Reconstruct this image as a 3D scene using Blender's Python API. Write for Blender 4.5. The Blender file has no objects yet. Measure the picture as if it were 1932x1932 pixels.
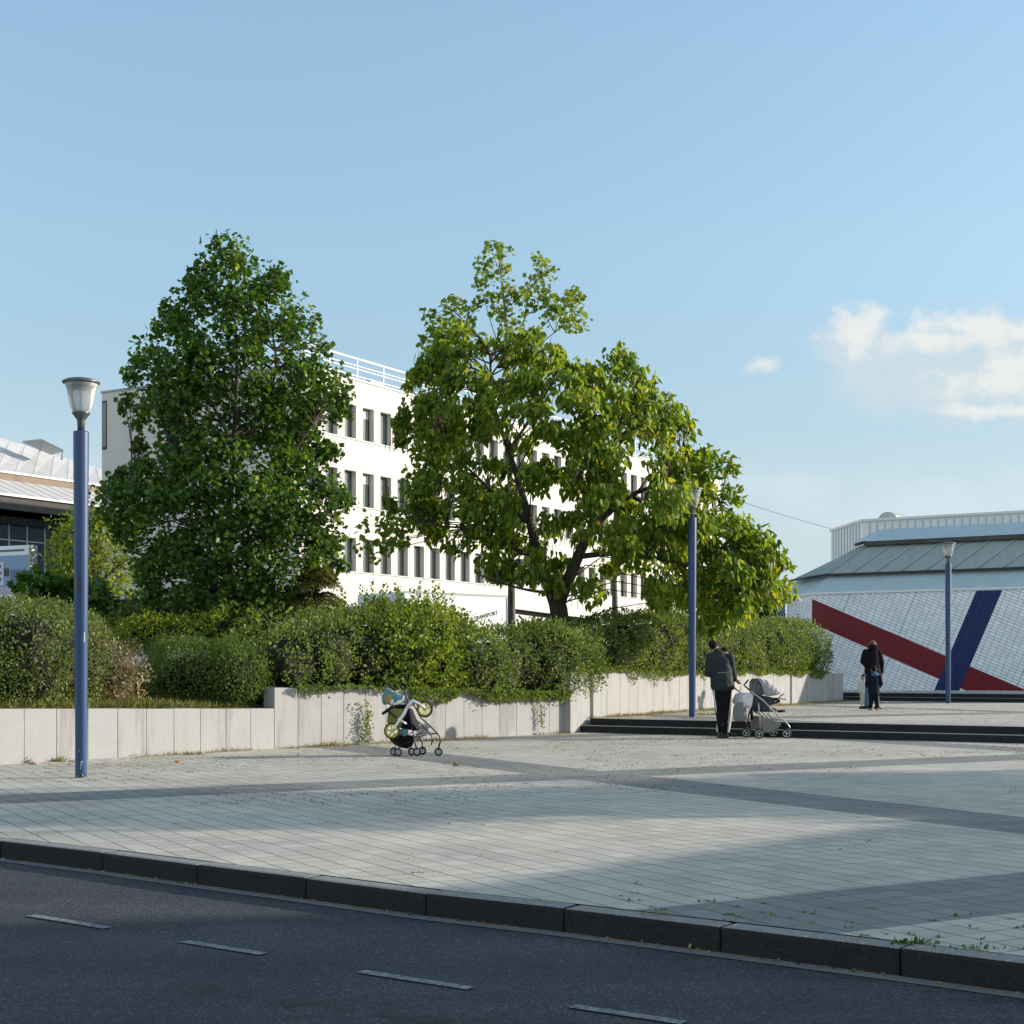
import bpy, bmesh, math, random
import numpy as np
from mathutils import Vector, Matrix, Euler
random.seed(7); rng = np.random.default_rng(7)
R = math.radians; PI = math.pi
scene = bpy.context.scene
COL = scene.collection
EYE = 1.19; HOR = 1266.0; FOC = 2763.0          # eye height, horizon row and focal length measured on the photograph
def P(px, py, Y): return Vector(((px-966.0)/FOC*Y, Y, EYE+(HOR-py)/FOC*Y))
# sun
SAZ = math.atan2(.98, .2); SEL = R(15.7)
SUN = Vector((math.sin(SAZ)*math.cos(SEL), math.cos(SAZ)*math.cos(SEL), math.sin(SEL)))
# ------------------------------------------------------------------ materials
def new_mat(name):
    m = bpy.data.materials.new(name); m.use_nodes = True
    nt = m.node_tree; b = nt.nodes['Principled BSDF']
    return m, nt, b
def N(nt, typ, **kw):
    n = nt.nodes.new(typ)
    for k, v in kw.items():
        if k in ('operation','blend_type','data_type','noise_dimensions','feature','distance','interpolation_type','vector_type','noise_type','sky_type','clamp','wave_type','bands_direction'): setattr(n, k, v)
        else: n.inputs[k.replace('_',' ')].default_value = v
    return n
def L(nt, a, b): nt.links.new(a, b)
def ramp(nt, fac, stops):
    r = nt.nodes.new('ShaderNodeValToRGB'); e = r.color_ramp.elements
    while len(e) > 1: e.remove(e[-1])
    e[0].position, e[0].color = stops[0][0], (*stops[0][1], 1)
    for p, c in stops[1:]:
        x = e.new(p); x.color = (*c, 1)
    L(nt, fac, r.inputs[0]); return r.outputs[0]
def mathn(nt, op, a, b=None, c=None):
    n = nt.nodes.new('ShaderNodeMath'); n.operation = op
    for i, v in enumerate((a, b, c)):
        if v is None: continue
        if isinstance(v, (int, float)): n.inputs[i].default_value = v
        else: L(nt, v, n.inputs[i])
    return n.outputs[0]
def mixc(nt, fac, a, b, mode='MIX'):
    n = nt.nodes.new('ShaderNodeMix'); n.data_type = 'RGBA'; n.blend_type = mode
    for i, v in ((0, fac), (6, a), (7, b)):
        if isinstance(v, (int, float)): n.inputs[i].default_value = v
        elif isinstance(v, tuple): n.inputs[i].default_value = (*v, 1) if len(v) == 3 else v
        else: L(nt, v, n.inputs[i])
    return n.outputs[2]
def noise(nt, vec, scale, detail=4, rough=.6):
    n = nt.nodes.new('ShaderNodeTexNoise'); n.inputs['Scale'].default_value = scale
    n.inputs['Detail'].default_value = detail; n.inputs['Roughness'].default_value = rough
    if vec is not None: L(nt, vec, n.inputs['Vector'])
    return n.outputs['Fac']
def gpos(nt): return nt.nodes.new('ShaderNodeNewGeometry').outputs['Position']
def opos(nt): return nt.nodes.new('ShaderNodeTexCoord').outputs['Object']
def bump(nt, b, h, strength=.3, dist=.01):
    n = nt.nodes.new('ShaderNodeBump'); n.inputs['Strength'].default_value = strength; n.inputs['Distance'].default_value = dist
    L(nt, h, n.inputs['Height']); L(nt, n.outputs[0], b.inputs['Normal'])
def simple(name, col, rough=.6, metal=0., var=.12, scale=6., bstr=0., bscale=60., spec=.5, coat=0.):
    """a plain coloured surface with uneven dirt and a fine grain"""
    m, nt, b = new_mat(name); p = opos(nt)
    f = noise(nt, p, scale, 5, .65)
    c = mixc(nt, f, tuple(x*(1-var*1.6) for x in col), tuple(min(1, x*(1+var)) for x in col))
    L(nt, c, b.inputs['Base Color'])
    b.inputs['Roughness'].default_value = rough; b.inputs['Metallic'].default_value = metal
    b.inputs['Specular IOR Level'].default_value = spec; b.inputs['Coat Weight'].default_value = coat
    if bstr: bump(nt, b, noise(nt, p, bscale, 3, .6), bstr, .01)
    return m
def leafmat(name, c1, c2, c3, trans=.45, rough=.55, clump=1.2):
    m, nt, b = new_mat(name)
    g = nt.nodes.new('ShaderNodeNewGeometry')
    col = ramp(nt, g.outputs['Random Per Island'], [(0, c1), (.45, c2), (.8, c2), (1, c3)])
    f = noise(nt, g.outputs['Position'], clump, 2, .5)
    col = mixc(nt, 1.0, col, ramp(nt, f, [(.3, (.7,.78,.7)), (.7, (1.3,1.22,1.1))]), 'MULTIPLY')
    L(nt, col, b.inputs['Base Color']); b.inputs['Roughness'].default_value = rough
    b.inputs['Specular IOR Level'].default_value = .35
    t = nt.nodes.new('ShaderNodeBsdfTranslucent')
    tc = mixc(nt, 1.0, col, (1.25, 1.15, .45), 'MULTIPLY'); L(nt, tc, t.inputs['Color'])
    mx = nt.nodes.new('ShaderNodeMixShader'); mx.inputs[0].default_value = trans
    L(nt, b.outputs[0], mx.inputs[1]); L(nt, t.outputs[0], mx.inputs[2])
    L(nt, mx.outputs[0], nt.nodes['Material Output'].inputs[0])
    return m
M = {}
# ------------------------------------------------------------------ object helpers
def link(o, parent=None):
    COL.objects.link(o)
    if parent is not None: o.parent = parent
    return o
def tag(o, label=None, cat=None, group=None, kind=None):
    if label: o['label'] = label
    if cat: o['category'] = cat
    if group: o['group'] = group
    if kind: o['kind'] = kind
    return o
def empty(name, loc, label, cat, rz=0., group=None):
    o = bpy.data.objects.new(name, None); o.location = loc; o.rotation_euler = (0, 0, rz)
    o.empty_display_size = .2; link(o); return tag(o, label, cat, group)
def from_me(name, me, mat, parent=None, smooth=False):
    if mat is not None and not len(me.materials): me.materials.append(mat)
    if smooth:
        me.polygons.foreach_set('use_smooth', [True]*len(me.polygons))
    o = bpy.data.objects.new(name, me); return link(o, parent)
class MB:
    """collects simple solids and builds them as one mesh object"""
    def __init__(s): s.v = []; s.f = []; s.sm = []
    def add(s, vs, fs, smooth=False):
        k = len(s.v); s.v += [tuple(v) for v in vs]; s.f += [tuple(i+k for i in f) for f in fs]; s.sm += [smooth]*len(fs)
    def box(s, c, d, rz=0., rot=None):
        x, y, z = (q/2 for q in d); vs = [Vector(p) for p in ((-x,-y,-z),(x,-y,-z),(x,y,-z),(-x,y,-z),(-x,-y,z),(x,-y,z),(x,y,z),(-x,y,z))]
        Mx = rot if rot is not None else Matrix.Rotation(rz, 3, 'Z')
        s.add([Mx@v+Vector(c) for v in vs], [(0,3,2,1),(4,5,6,7),(0,1,5,4),(1,2,6,5),(2,3,7,6),(3,0,4,7)])
    def quad(s, a, b, c, d): s.add([a, b, c, d], [(0,1,2,3)])
    def prism(s, pts, z0, z1):
        """vertical prism over a ccw outline; z0/z1 numbers or lists"""
        n = len(pts); z0 = [z0]*n if isinstance(z0, (int, float)) else z0; z1 = [z1]*n if isinstance(z1, (int, float)) else z1
        vs = [(p[0], p[1], z0[i]) for i, p in enumerate(pts)]+[(p[0], p[1], z1[i]) for i, p in enumerate(pts)]
        s.add(vs, [tuple(range(n))[::-1], tuple(range(n, 2*n))]+[(i, (i+1) % n, n+(i+1) % n, n+i) for i in range(n)])
    def tube(s, pts, r, seg=8, cap=True, flat=1.):
        pts = [Vector(p) for p in pts]; n = len(pts); rs = [r]*n if isinstance(r, (int, float)) else list(r)
        k = len(s.v); up = None
        for i, p in enumerate(pts):
            t = (pts[min(i+1, n-1)]-pts[max(i-1, 0)]).normalized()
            if up is None:
                up = Vector((0,0,1)) if abs(t.z) < .9 else Vector((1,0,0))
            a = t.cross(up).normalized(); b2 = a.cross(t).normalized(); up = b2
            for j in range(seg):
                w = 2*PI*j/seg; s.v.append(tuple(p+(a*math.cos(w)+b2*math.sin(w)*flat)*rs[i]))
        for i in range(n-1):
            for j in range(seg):
                s.f.append((k+i*seg+j, k+i*seg+(j+1) % seg, k+(i+1)*seg+(j+1) % seg, k+(i+1)*seg+j)); s.sm.append(True)
        if cap:
            s.f.append(tuple(k+j for j in range(seg))[::-1]); s.sm.append(False)
            s.f.append(tuple(k+(n-1)*seg+j for j in range(seg))); s.sm.append(False)
    def lathe(s, prof, c=(0,0,0), seg=24, rot=None, cap=True):
        k = len(s.v); Mx = rot if rot is not None else Matrix.Identity(3); c = Vector(c)
        for r, z in prof:
            for j in range(seg):
                w = 2*PI*j/seg; s.v.append(tuple(Mx@Vector((r*math.cos(w), r*math.sin(w), z))+c))
        for i in range(len(prof)-1):
            for j in range(seg):
                s.f.append((k+i*seg+j, k+i*seg+(j+1) % seg, k+(i+1)*seg+(j+1) % seg, k+(i+1)*seg+j)); s.sm.append(True)
        if cap:
            if prof[0][0] > 1e-4: s.f.append(tuple(k+j for j in range(seg))[::-1]); s.sm.append(False)
            if prof[-1][0] > 1e-4: s.f.append(tuple(k+(len(prof)-1)*seg+j for j in range(seg))); s.sm.append(False)
    def ring(s, c, Rr, r, seg=32, ts=8, rot=None, flat=1.):
        k = len(s.v); Mx = rot if rot is not None else Matrix.Identity(3); c = Vector(c)
        for i in range(seg):
            a = 2*PI*i/seg
            for j in range(ts):
                w = 2*PI*j/ts; q = Rr+r*math.cos(w)
                s.v.append(tuple(Mx@Vector((q*math.cos(a), q*math.sin(a), r*math.sin(w)*flat))+c))
        for i in range(seg):
            for j in range(ts):
                s.f.append((k+i*ts+j, k+((i+1) % seg)*ts+j, k+((i+1) % seg)*ts+(j+1) % ts, k+i*ts+(j+1) % ts)); s.sm.append(True)
    def ell(s, c, r, seg=14, rings=9, rot=None):
        prof = [(math.sin(PI*i/rings), -math.cos(PI*i/rings)) for i in range(rings+1)]
        prof[0] = (1e-3, -1); prof[-1] = (1e-3, 1)
        S = Matrix.Diagonal(Vector(r)); Mx = (rot@S) if rot is not None else S
        s.lathe(prof, c, seg, Mx)
    def cap(s, a, ra, b, rb, seg=12):
        a = Vector(a); b = Vector(b); s.ell(a, (ra,)*3, seg, 8); s.ell(b, (rb,)*3, seg, 8); s.tube([a, b], [ra, rb], seg)
    def mesh(s, name):
        me = bpy.data.meshes.new(name); me.from_pydata(s.v, [], s.f)
        me.polygons.foreach_set('use_smooth', s.sm); me.validate(); me.update(); return me
    def build(s, name, mat, parent=None, bevel=0., loc=None):
        me = s.mesh(name)
        if bevel:
            bm = bmesh.new(); bm.from_mesh(me)
            ed = [e for e in bm.edges if len(e.link_faces) == 2 and e.calc_face_angle(0) > .6]
            bmesh.ops.bevel(bm, geom=ed, offset=bevel, segments=2, profile=.6, affect='EDGES', clamp_overlap=True)
            bm.to_mesh(me); bm.free()
        if loc is not None:
            me.transform(Matrix.Translation(-Vector(loc)))
        o = from_me(name, me, mat, parent)
        if loc is not None: o.location = loc
        return o
def blob(name, mb, mat, parent, voxel=.012, smooth=4, noise_amp=0., noise_scale=.12, dec=None):
    """fuses overlapping solids into one continuous smooth surface"""
    me = mb.mesh(name+'_tmp'); o = bpy.data.objects.new(name+'_tmp', me); COL.objects.link(o)
    r = o.modifiers.new('r', 'REMESH'); r.mode = 'VOXEL'; r.voxel_size = voxel
    sm = o.modifiers.new('s', 'SMOOTH'); sm.iterations = smooth; sm.factor = .5
    if noise_amp:
        tx = bpy.data.textures.new(name+'_folds', 'CLOUDS'); tx.noise_scale = noise_scale
        d = o.modifiers.new('d', 'DISPLACE'); d.texture = tx; d.strength = noise_amp; d.mid_level = .5
    dg = bpy.context.evaluated_depsgraph_get(); me2 = bpy.data.meshes.new_from_object(o.evaluated_get(dg)); me2.name = name
    bpy.data.objects.remove(o); bpy.data.meshes.remove(me)
    me2.materials.clear()
    return from_me(name, me2, mat, parent, smooth=True)
def copy_tree(o, parent=None):
    c = o.copy(); COL.objects.link(c)
    if parent is not None: c.parent = parent
    for ch in list(o.children): copy_tree(ch, c)
    return c
def text_mesh(name, body, size, mat, parent, extrude=.002, loc=(0,0,0), rot=(0,0,0), shear=0., sx=1.):
    cu = bpy.data.curves.new(name+'_c', 'FONT'); cu.body = body; cu.size = size; cu.extrude = extrude; cu.shear = shear
    o = bpy.data.objects.new(name+'_t', cu); COL.objects.link(o)
    dg = bpy.context.evaluated_depsgraph_get(); me = bpy.data.meshes.new_from_object(o.evaluated_get(dg))
    bpy.data.objects.remove(o); me.materials.clear()
    t = from_me(name, me, mat, parent); t.location = loc; t.rotation_euler = rot; t.scale = (sx, 1, 1); return t
# ------------------------------------------------------------------ leaves
def fan(outline, z=None):
    v = [(0., .35, 0.)]+[(x, y, (z[i] if z else -abs(x)*.35)) for i, (x, y) in enumerate(outline)]
    n = len(outline); return np.array(v), [(0, i+1, (i+1) % n+1) for i in range(n)]
T_DIAMOND = (np.array([(0,0,0),(.28,.45,-.06),(0,1,0),(-.28,.45,-.06)]), [(0,1,2,3)])
T_OVAL = (np.array([(0,0,0),(.26,.25,-.06),(.3,.6,-.08),(0,1,.02),(-.3,.6,-.08),(-.26,.25,-.06)]), [(0,1,2,3),(0,3,4,5)])
T_HEART = fan([(0,0),(.22,-.08),(.42,.1),(.44,.38),(.3,.68),(0,1.08),(-.3,.68),(-.44,.38),(-.42,.1),(-.22,-.08)])
T_DROOP = fan([(0,0),(.16,-.05),(.31,.1),(.33,.38),(.22,.70),(0,1.15),(-.22,.70),(-.33,.38),(-.31,.1),(-.16,-.05)], [0,-.08,-.2,-.24,-.26,-.2,-.26,-.24,-.2,-.08])
T_LOBE = fan([(0,0),(.34,.02),(.5,.26),(.36,.42),(.5,.78),(.2,.72),(0,.9),(-.2,.72),(-.5,.78),(-.36,.42),(-.5,.26),(-.34,.02)])
T_BLADE = (np.array([(-.05,0,0),(.05,0,0),(.035,.55,.05),(0,1,.18),(-.035,.55,.05)]), [(0,1,2,3,4)])
def unit(a): return a/np.maximum(np.linalg.norm(a, axis=1, keepdims=True), 1e-9)
def leaves(name, pos, tip, nor, size, tpl, mat, parent=None):
    """every leaf a small shaped face of one foliage mesh"""
    tv, tf = tpl; n = len(pos)
    t = unit(tip); x = np.cross(t, nor); x = unit(x); z = np.cross(x, t)
    size = np.broadcast_to(np.asarray(size), (n,))
    V = pos[:, None, :]+size[:, None, None]*(tv[None, :, 0, None]*x[:, None, :]+tv[None, :, 1, None]*t[:, None, :]+tv[None, :, 2, None]*z[:, None, :])
    k = len(tv); V = V.reshape(-1, 3)
    loops = []; lens = [len(f) for f in tf]
    base = (np.arange(n)*k)[:, None]
    flat = np.concatenate([np.array(f) for f in tf])
    idx = (base+flat[None, :]).ravel()
    tot = np.tile(np.array(lens), n); st = np.concatenate(([0], np.cumsum(tot)[:-1]))
    me = bpy.data.meshes.new(name)
    me.vertices.add(len(V)); me.vertices.foreach_set('co', V.astype(np.float32).ravel())
    me.loops.add(len(idx)); me.loops.foreach_set('vertex_index', idx.astype(np.int32))
    me.polygons.add(len(tot)); me.polygons.foreach_set('loop_start', st.astype(np.int32)); me.polygons.foreach_set('loop_total', tot.astype(np.int32))
    me.update(calc_edges=True)
    return from_me(name, me, mat, parent)
def vnoise(p, scale, seed=0):
    """cheap smooth 3-D noise in 0..1 for numpy points"""
    r = np.random.default_rng(seed); out = np.zeros(len(p)); tot = 0
    for o in range(3):
        k = scale*2**o; a = .55**o
        for _ in range(3):
            d = r.normal(size=3); d /= np.linalg.norm(d); out += a*np.sin(p@d*k*2*PI/1.0+r.uniform(0, 6.28)+1.5*np.sin(p@r.normal(size=3)*k*.7)); tot += a
    return .5+.5*out/tot*1.6
SKY_AIR, SKY_DUST, SKY_OZ = 1.0, .6, 1.2
SKY_SAT = 1.0; SKY_TINT = (1.0, 1.02, .99); SKY_STR = .10
SKY_RAMP = [(0, (.80,.79,.80)), (.16, (.82,.82,.84)), (.27, (1.09,1.08,1.04)), (.40, (1.24,1.26,1.20)), (1, (1.35,1.35,1.3))]
SKY_LOW = (2.75, 3.35, 3.85)
CLOUD_VEIL = (3.2, 3.6, 4.0); CLOUD_BODY = (2.75, 3.2, 3.45); CLOUD_TOP = (3.8, 3.85, 3.7)
SUN_STR = 2.75; SUN_COL = (1.0, .885, .765); EXPO = 1.2
PAVE_A, PAVE_B, PAVE_C = (.435,.412,.362), (.485,.460,.405), (.53,.503,.443)
# ------------------------------------------------------------------ sky and sun
w = bpy.data.worlds.new("World"); scene.world = w; w.use_nodes = True
nt = w.node_tree; bg = nt.nodes['Background']
sky = nt.nodes.new('ShaderNodeTexSky'); sky.sky_type = 'NISHITA'; sky.sun_disc = False
sky.sun_elevation = SEL; sky.sun_rotation = SAZ; sky.air_density = SKY_AIR; sky.dust_density = SKY_DUST; sky.ozone_density = SKY_OZ; sky.altitude = 50
tc = nt.nodes.new('ShaderNodeTexCoord').outputs['Generated']
sep = nt.nodes.new('ShaderNodeSeparateXYZ'); L(nt, tc, sep.inputs[0])
yy = mathn(nt, 'MAXIMUM', sep.outputs[1], .05)
cu = mathn(nt, 'DIVIDE', sep.outputs[0], yy); cw = mathn(nt, 'DIVIDE', sep.outputs[2], yy)
comb = nt.nodes.new('ShaderNodeCombineXYZ'); L(nt, cu, comb.inputs[0]); L(nt, cw, comb.inputs[1])
cv = comb.outputs[0]
def ellf(u0, w0, ru, rw):
    a = mathn(nt, 'DIVIDE', mathn(nt, 'SUBTRACT', cu, u0), ru); b = mathn(nt, 'DIVIDE', mathn(nt, 'SUBTRACT', cw, w0), rw)
    return mathn(nt, 'SUBTRACT', 1.0, mathn(nt, 'SQRT', mathn(nt, 'ADD', mathn(nt, 'MULTIPLY', a, a), mathn(nt, 'MULTIPLY', b, b))))
def umax(lst):
    r = lst[0]
    for q in lst[1:]: r = mathn(nt, 'MAXIMUM', r, q)
    return r
def C(px, py, rx, ry): return ellf((px-966)/FOC, (HOR-py)/FOC, rx/FOC, ry/FOC)
def smooth(v, a, b):
    # smooth step on the sky
    n = nt.nodes.new('ShaderNodeMapRange'); n.interpolation_type = 'SMOOTHSTEP'; n.inputs[1].default_value = a; n.inputs[2].default_value = b
    L(nt, v, n.inputs[0]); return n.outputs[0]
n1 = noise(nt, cv, 62, 8, .6); n2 = noise(nt, cv, 24, 6, .6)
nz = mathn(nt, 'SUBTRACT', n1, .5); nz2 = mathn(nt, 'SUBTRACT', n2, .5)
col = sky.outputs[0]
hs = nt.nodes.new('ShaderNodeHueSaturation'); hs.inputs['Saturation'].default_value = SKY_SAT; hs.inputs['Value'].default_value = 1
L(nt, col, hs.inputs['Color']); col = mixc(nt, 1.0, hs.outputs[0], SKY_TINT, 'MULTIPLY')
col = mixc(nt, 1.0, col, ramp(nt, mathn(nt, 'ABSOLUTE', sep.outputs[2]), SKY_RAMP), 'MULTIPLY')      # clear air high up, milky low down
low = smooth(mathn(nt, 'MULTIPLY', mathn(nt, 'ABSOLUTE', sep.outputs[2]), -1.0), -.25, -.02)
col = mixc(nt, mathn(nt, 'MULTIPLY', low, .85), col, SKY_LOW)
side = nt.nodes.new('ShaderNodeMapRange'); side.inputs[1].default_value = -.35; side.inputs[2].default_value = .36; side.inputs[3].default_value = 1.0; side.inputs[4].default_value = .86; L(nt, sep.outputs[0], side.inputs[0])
hi = nt.nodes.new('ShaderNodeCombineColor')
for i_ in range(3): L(nt, side.outputs[0], hi.inputs[i_])
col = mixc(nt, 1.0, col, hi.outputs[0], 'MULTIPLY')
# broken bright cloud added in the unseen sky behind the camera, to fill shaded facades
bk = smooth(mathn(nt, 'MULTIPLY', sep.outputs[1], -1.0), -.05, .35)
bn = smooth(noise(nt, tc, 2.6, 6, .6), .40, .58)
col = mixc(nt, mathn(nt, 'MULTIPLY', mathn(nt, 'MULTIPLY', bk, bn), .62), col, (5.0, 5.3, 5.4))
# thin veil low in the sky, then the grey body of the cumulus, then its bright crown
veil = umax([C(1850, 960, 520, 90), C(1500, 920, 160, 45), C(1790, 920, 130, 40)])
f = smooth(mathn(nt, 'ADD', veil, mathn(nt, 'MULTIPLY', nz2, 1.6)), -.1, 1.0)
col = mixc(nt, mathn(nt, 'MULTIPLY', f, .45), col, CLOUD_VEIL)
body = umax([C(1790, 700, 250, 110), C(1980, 690, 280, 120), C(1650, 660, 110, 70)])
f = smooth(mathn(nt, 'ADD', body, mathn(nt, 'MULTIPLY', nz2, 1.8)), -.15, .5)
col = mixc(nt, mathn(nt, 'MULTIPLY', f, .8), col, CLOUD_BODY)
crown = umax([C(1775, 640, 170, 27), C(1632, 620, 62, 42), C(1755, 612, 74, 26), C(1835, 618, 84, 36), C(1935, 624, 100, 30), C(2040, 640, 110, 50), C(1920, 690, 85, 44), C(1890, 722, 120, 34), C(1845, 776, 75, 16), C(1440, 688, 28, 20), C(1930, 775, 70, 14)])
f = smooth(mathn(nt, 'ADD', mathn(nt, 'ADD', crown, mathn(nt, 'MULTIPLY', nz, 2.6)), mathn(nt, 'MULTIPLY', nz2, 2.0)), -.34, .9)
col = mixc(nt, mathn(nt, 'MULTIPLY', f, .88), col, CLOUD_TOP)
L(nt, col, bg.inputs['Color']); bg.inputs['Strength'].default_value = SKY_STR
sd = bpy.data.lights.new('sun', 'SUN'); sd.energy = SUN_STR; sd.angle = R(.53); sd.color = SUN_COL
so = bpy.data.objects.new('sun', sd); COL.objects.link(so); so.rotation_euler = SUN.to_track_quat('Z', 'Y').to_euler(); so.location = (30, 5, 20)
# ------------------------------------------------------------------ camera
cd = bpy.data.cameras.new('camera'); cam = bpy.data.objects.new('camera', cd); COL.objects.link(cam); scene.camera = cam
cam.location = (0, 0, EYE); cam.rotation_euler = (R(90), 0, 0)
cd.sensor_width = 36; cd.lens = 36*FOC/1932; cd.shift_y = (HOR-966)/1932; cd.clip_end = 5000; cd.clip_start = .1
scene.view_settings.view_transform = 'Standard'; scene.view_settings.look = 'None'; scene.view_settings.exposure = EXPO; scene.view_settings.gamma = 1
# ------------------------------------------------------------------ paving material: slabs laid on a grid turned 29.5 degrees, crossed by dark bands
UX, UY = math.cos(R(29.5)), math.sin(R(29.5))
def paving():
    m, nt, b = new_mat('paving'); g = gpos(nt); s = nt.nodes.new('ShaderNodeSeparateXYZ'); L(nt, g, s.inputs[0])
    x, y = s.outputs[0], s.outputs[1]
    u = mathn(nt, 'ADD', mathn(nt, 'MULTIPLY', x, UX), mathn(nt, 'MULTIPLY', y, UY))
    n = mathn(nt, 'SUBTRACT', mathn(nt, 'MULTIPLY', y, UX), mathn(nt, 'MULTIPLY', x, UY))
    wob = mathn(nt, 'MULTIPLY', mathn(nt, 'SUBTRACT', noise(nt, g, .9, 3), .5), .02)
    u = mathn(nt, 'ADD', u, wob); n = mathn(nt, 'ADD', n, wob)
    def cell(v, size, w):
        q = mathn(nt, 'DIVIDE', v, size); fr = mathn(nt, 'FRACT', q); fl = mathn(nt, 'FLOOR', q)
        d = mathn(nt, 'MULTIPLY', mathn(nt, 'MINIMUM', fr, mathn(nt, 'SUBTRACT', 1.0, fr)), size)
        mr = nt.nodes.new('ShaderNodeMapRange'); L(nt, d, mr.inputs[0])
        if isinstance(w, float): mr.inputs[1].default_value = w*.35; mr.inputs[2].default_value = w*1.3
        else: L(nt, mathn(nt, 'MULTIPLY', w, .35), mr.inputs[1]); L(nt, mathn(nt, 'MULTIPLY', w, 1.3), mr.inputs[2])
        return fl, mr.outputs[0]
    wvar = mathn(nt, 'MULTIPLY', noise(nt, g, 3.0, 4, .7), .0105)
    fu, ju = cell(u, .185, wvar)
    wv2 = mathn(nt, 'MULTIPLY', smoothstep(nt, noise(nt, g, .55, 3, .6), .42, .62), .005)
    wv3 = mathn(nt, 'ADD', wv2, .0007)
    fn, jn = cell(n, .19, wv3)
    joint = mathn(nt, 'MULTIPLY', ju, jn)
    # dark bands on an 8.62 m module
    def band(v, c0, wd):
        q = mathn(nt, 'FRACT', mathn(nt, 'DIVIDE', mathn(nt, 'SUBTRACT', v, c0), 8.62))
        return mathn(nt, 'LESS_THAN', q, wd/8.62)
    bd = mathn(nt, 'MAXIMUM', band(u, 8.51, 1.0), band(n, 5.05, 1.0))
    cc = nt.nodes.new('ShaderNodeCombineXYZ'); L(nt, fu, cc.inputs[0]); L(nt, fn, cc.inputs[1])
    wn = nt.nodes.new('ShaderNodeTexWhiteNoise'); L(nt, cc.outputs[0], wn.inputs['Vector'])
    light = ramp(nt, wn.outputs['Value'], [(0, PAVE_A), (.6, PAVE_B), (1, PAVE_C)])
    dark = ramp(nt, wn.outputs['Value'], [(0, (.20,.205,.20)), (1, (.25,.25,.245))])
    c = mixc(nt, bd, light, dark)
    big = noise(nt, g, .45, 7, .7); c = mixc(nt, 1.0, c, ramp(nt, big, [(.3, (.78,.785,.79)), (.7, (1.14,1.13,1.10))]), 'MULTIPLY')
    gum = nt.nodes.new('ShaderNodeTexVoronoi'); gum.inputs['Scale'].default_value = 2.6; L(nt, g, gum.inputs['Vector']); c = mixc(nt, mathn(nt, 'MULTIPLY', mathn(nt, 'LESS_THAN', gum.outputs['Distance'], .035), .45), c, (.12,.12,.115))
    gr = noise(nt, g, 160, 2, .7); c = mixc(nt, 1.0, c, ramp(nt, gr, [(.25, (.74,.75,.77)), (.75, (1.22,1.21,1.19))]), 'MULTIPLY')
    # trodden stains
    st = smoothstep(nt, noise(nt, g, 1.7, 8, .78), .55, .75); c = mixc(nt, mathn(nt, 'MULTIPLY', st, .30), c, (.16,.155,.14))
    c = mixc(nt, joint, mixc(nt, noise(nt, g, 9, 3), (.06,.058,.045), (.10,.11,.05)), c)
    L(nt, c, b.inputs['Base Color']); b.inputs['Roughness'].default_value = .88; b.inputs['Specular IOR Level'].default_value = .25
    h = mathn(nt, 'ADD', joint, mathn(nt, 'MULTIPLY', gr, .25)); bump(nt, b, h, .6, .004)
    return m
def smoothstep(nt, v, a, b_):
    n = nt.nodes.new('ShaderNodeMapRange'); n.interpolation_type = 'SMOOTHSTEP'; n.inputs[1].default_value = a; n.inputs[2].default_value = b_
    L(nt, v, n.inputs[0]); return n.outputs[0]
M['paving'] = paving()
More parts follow.
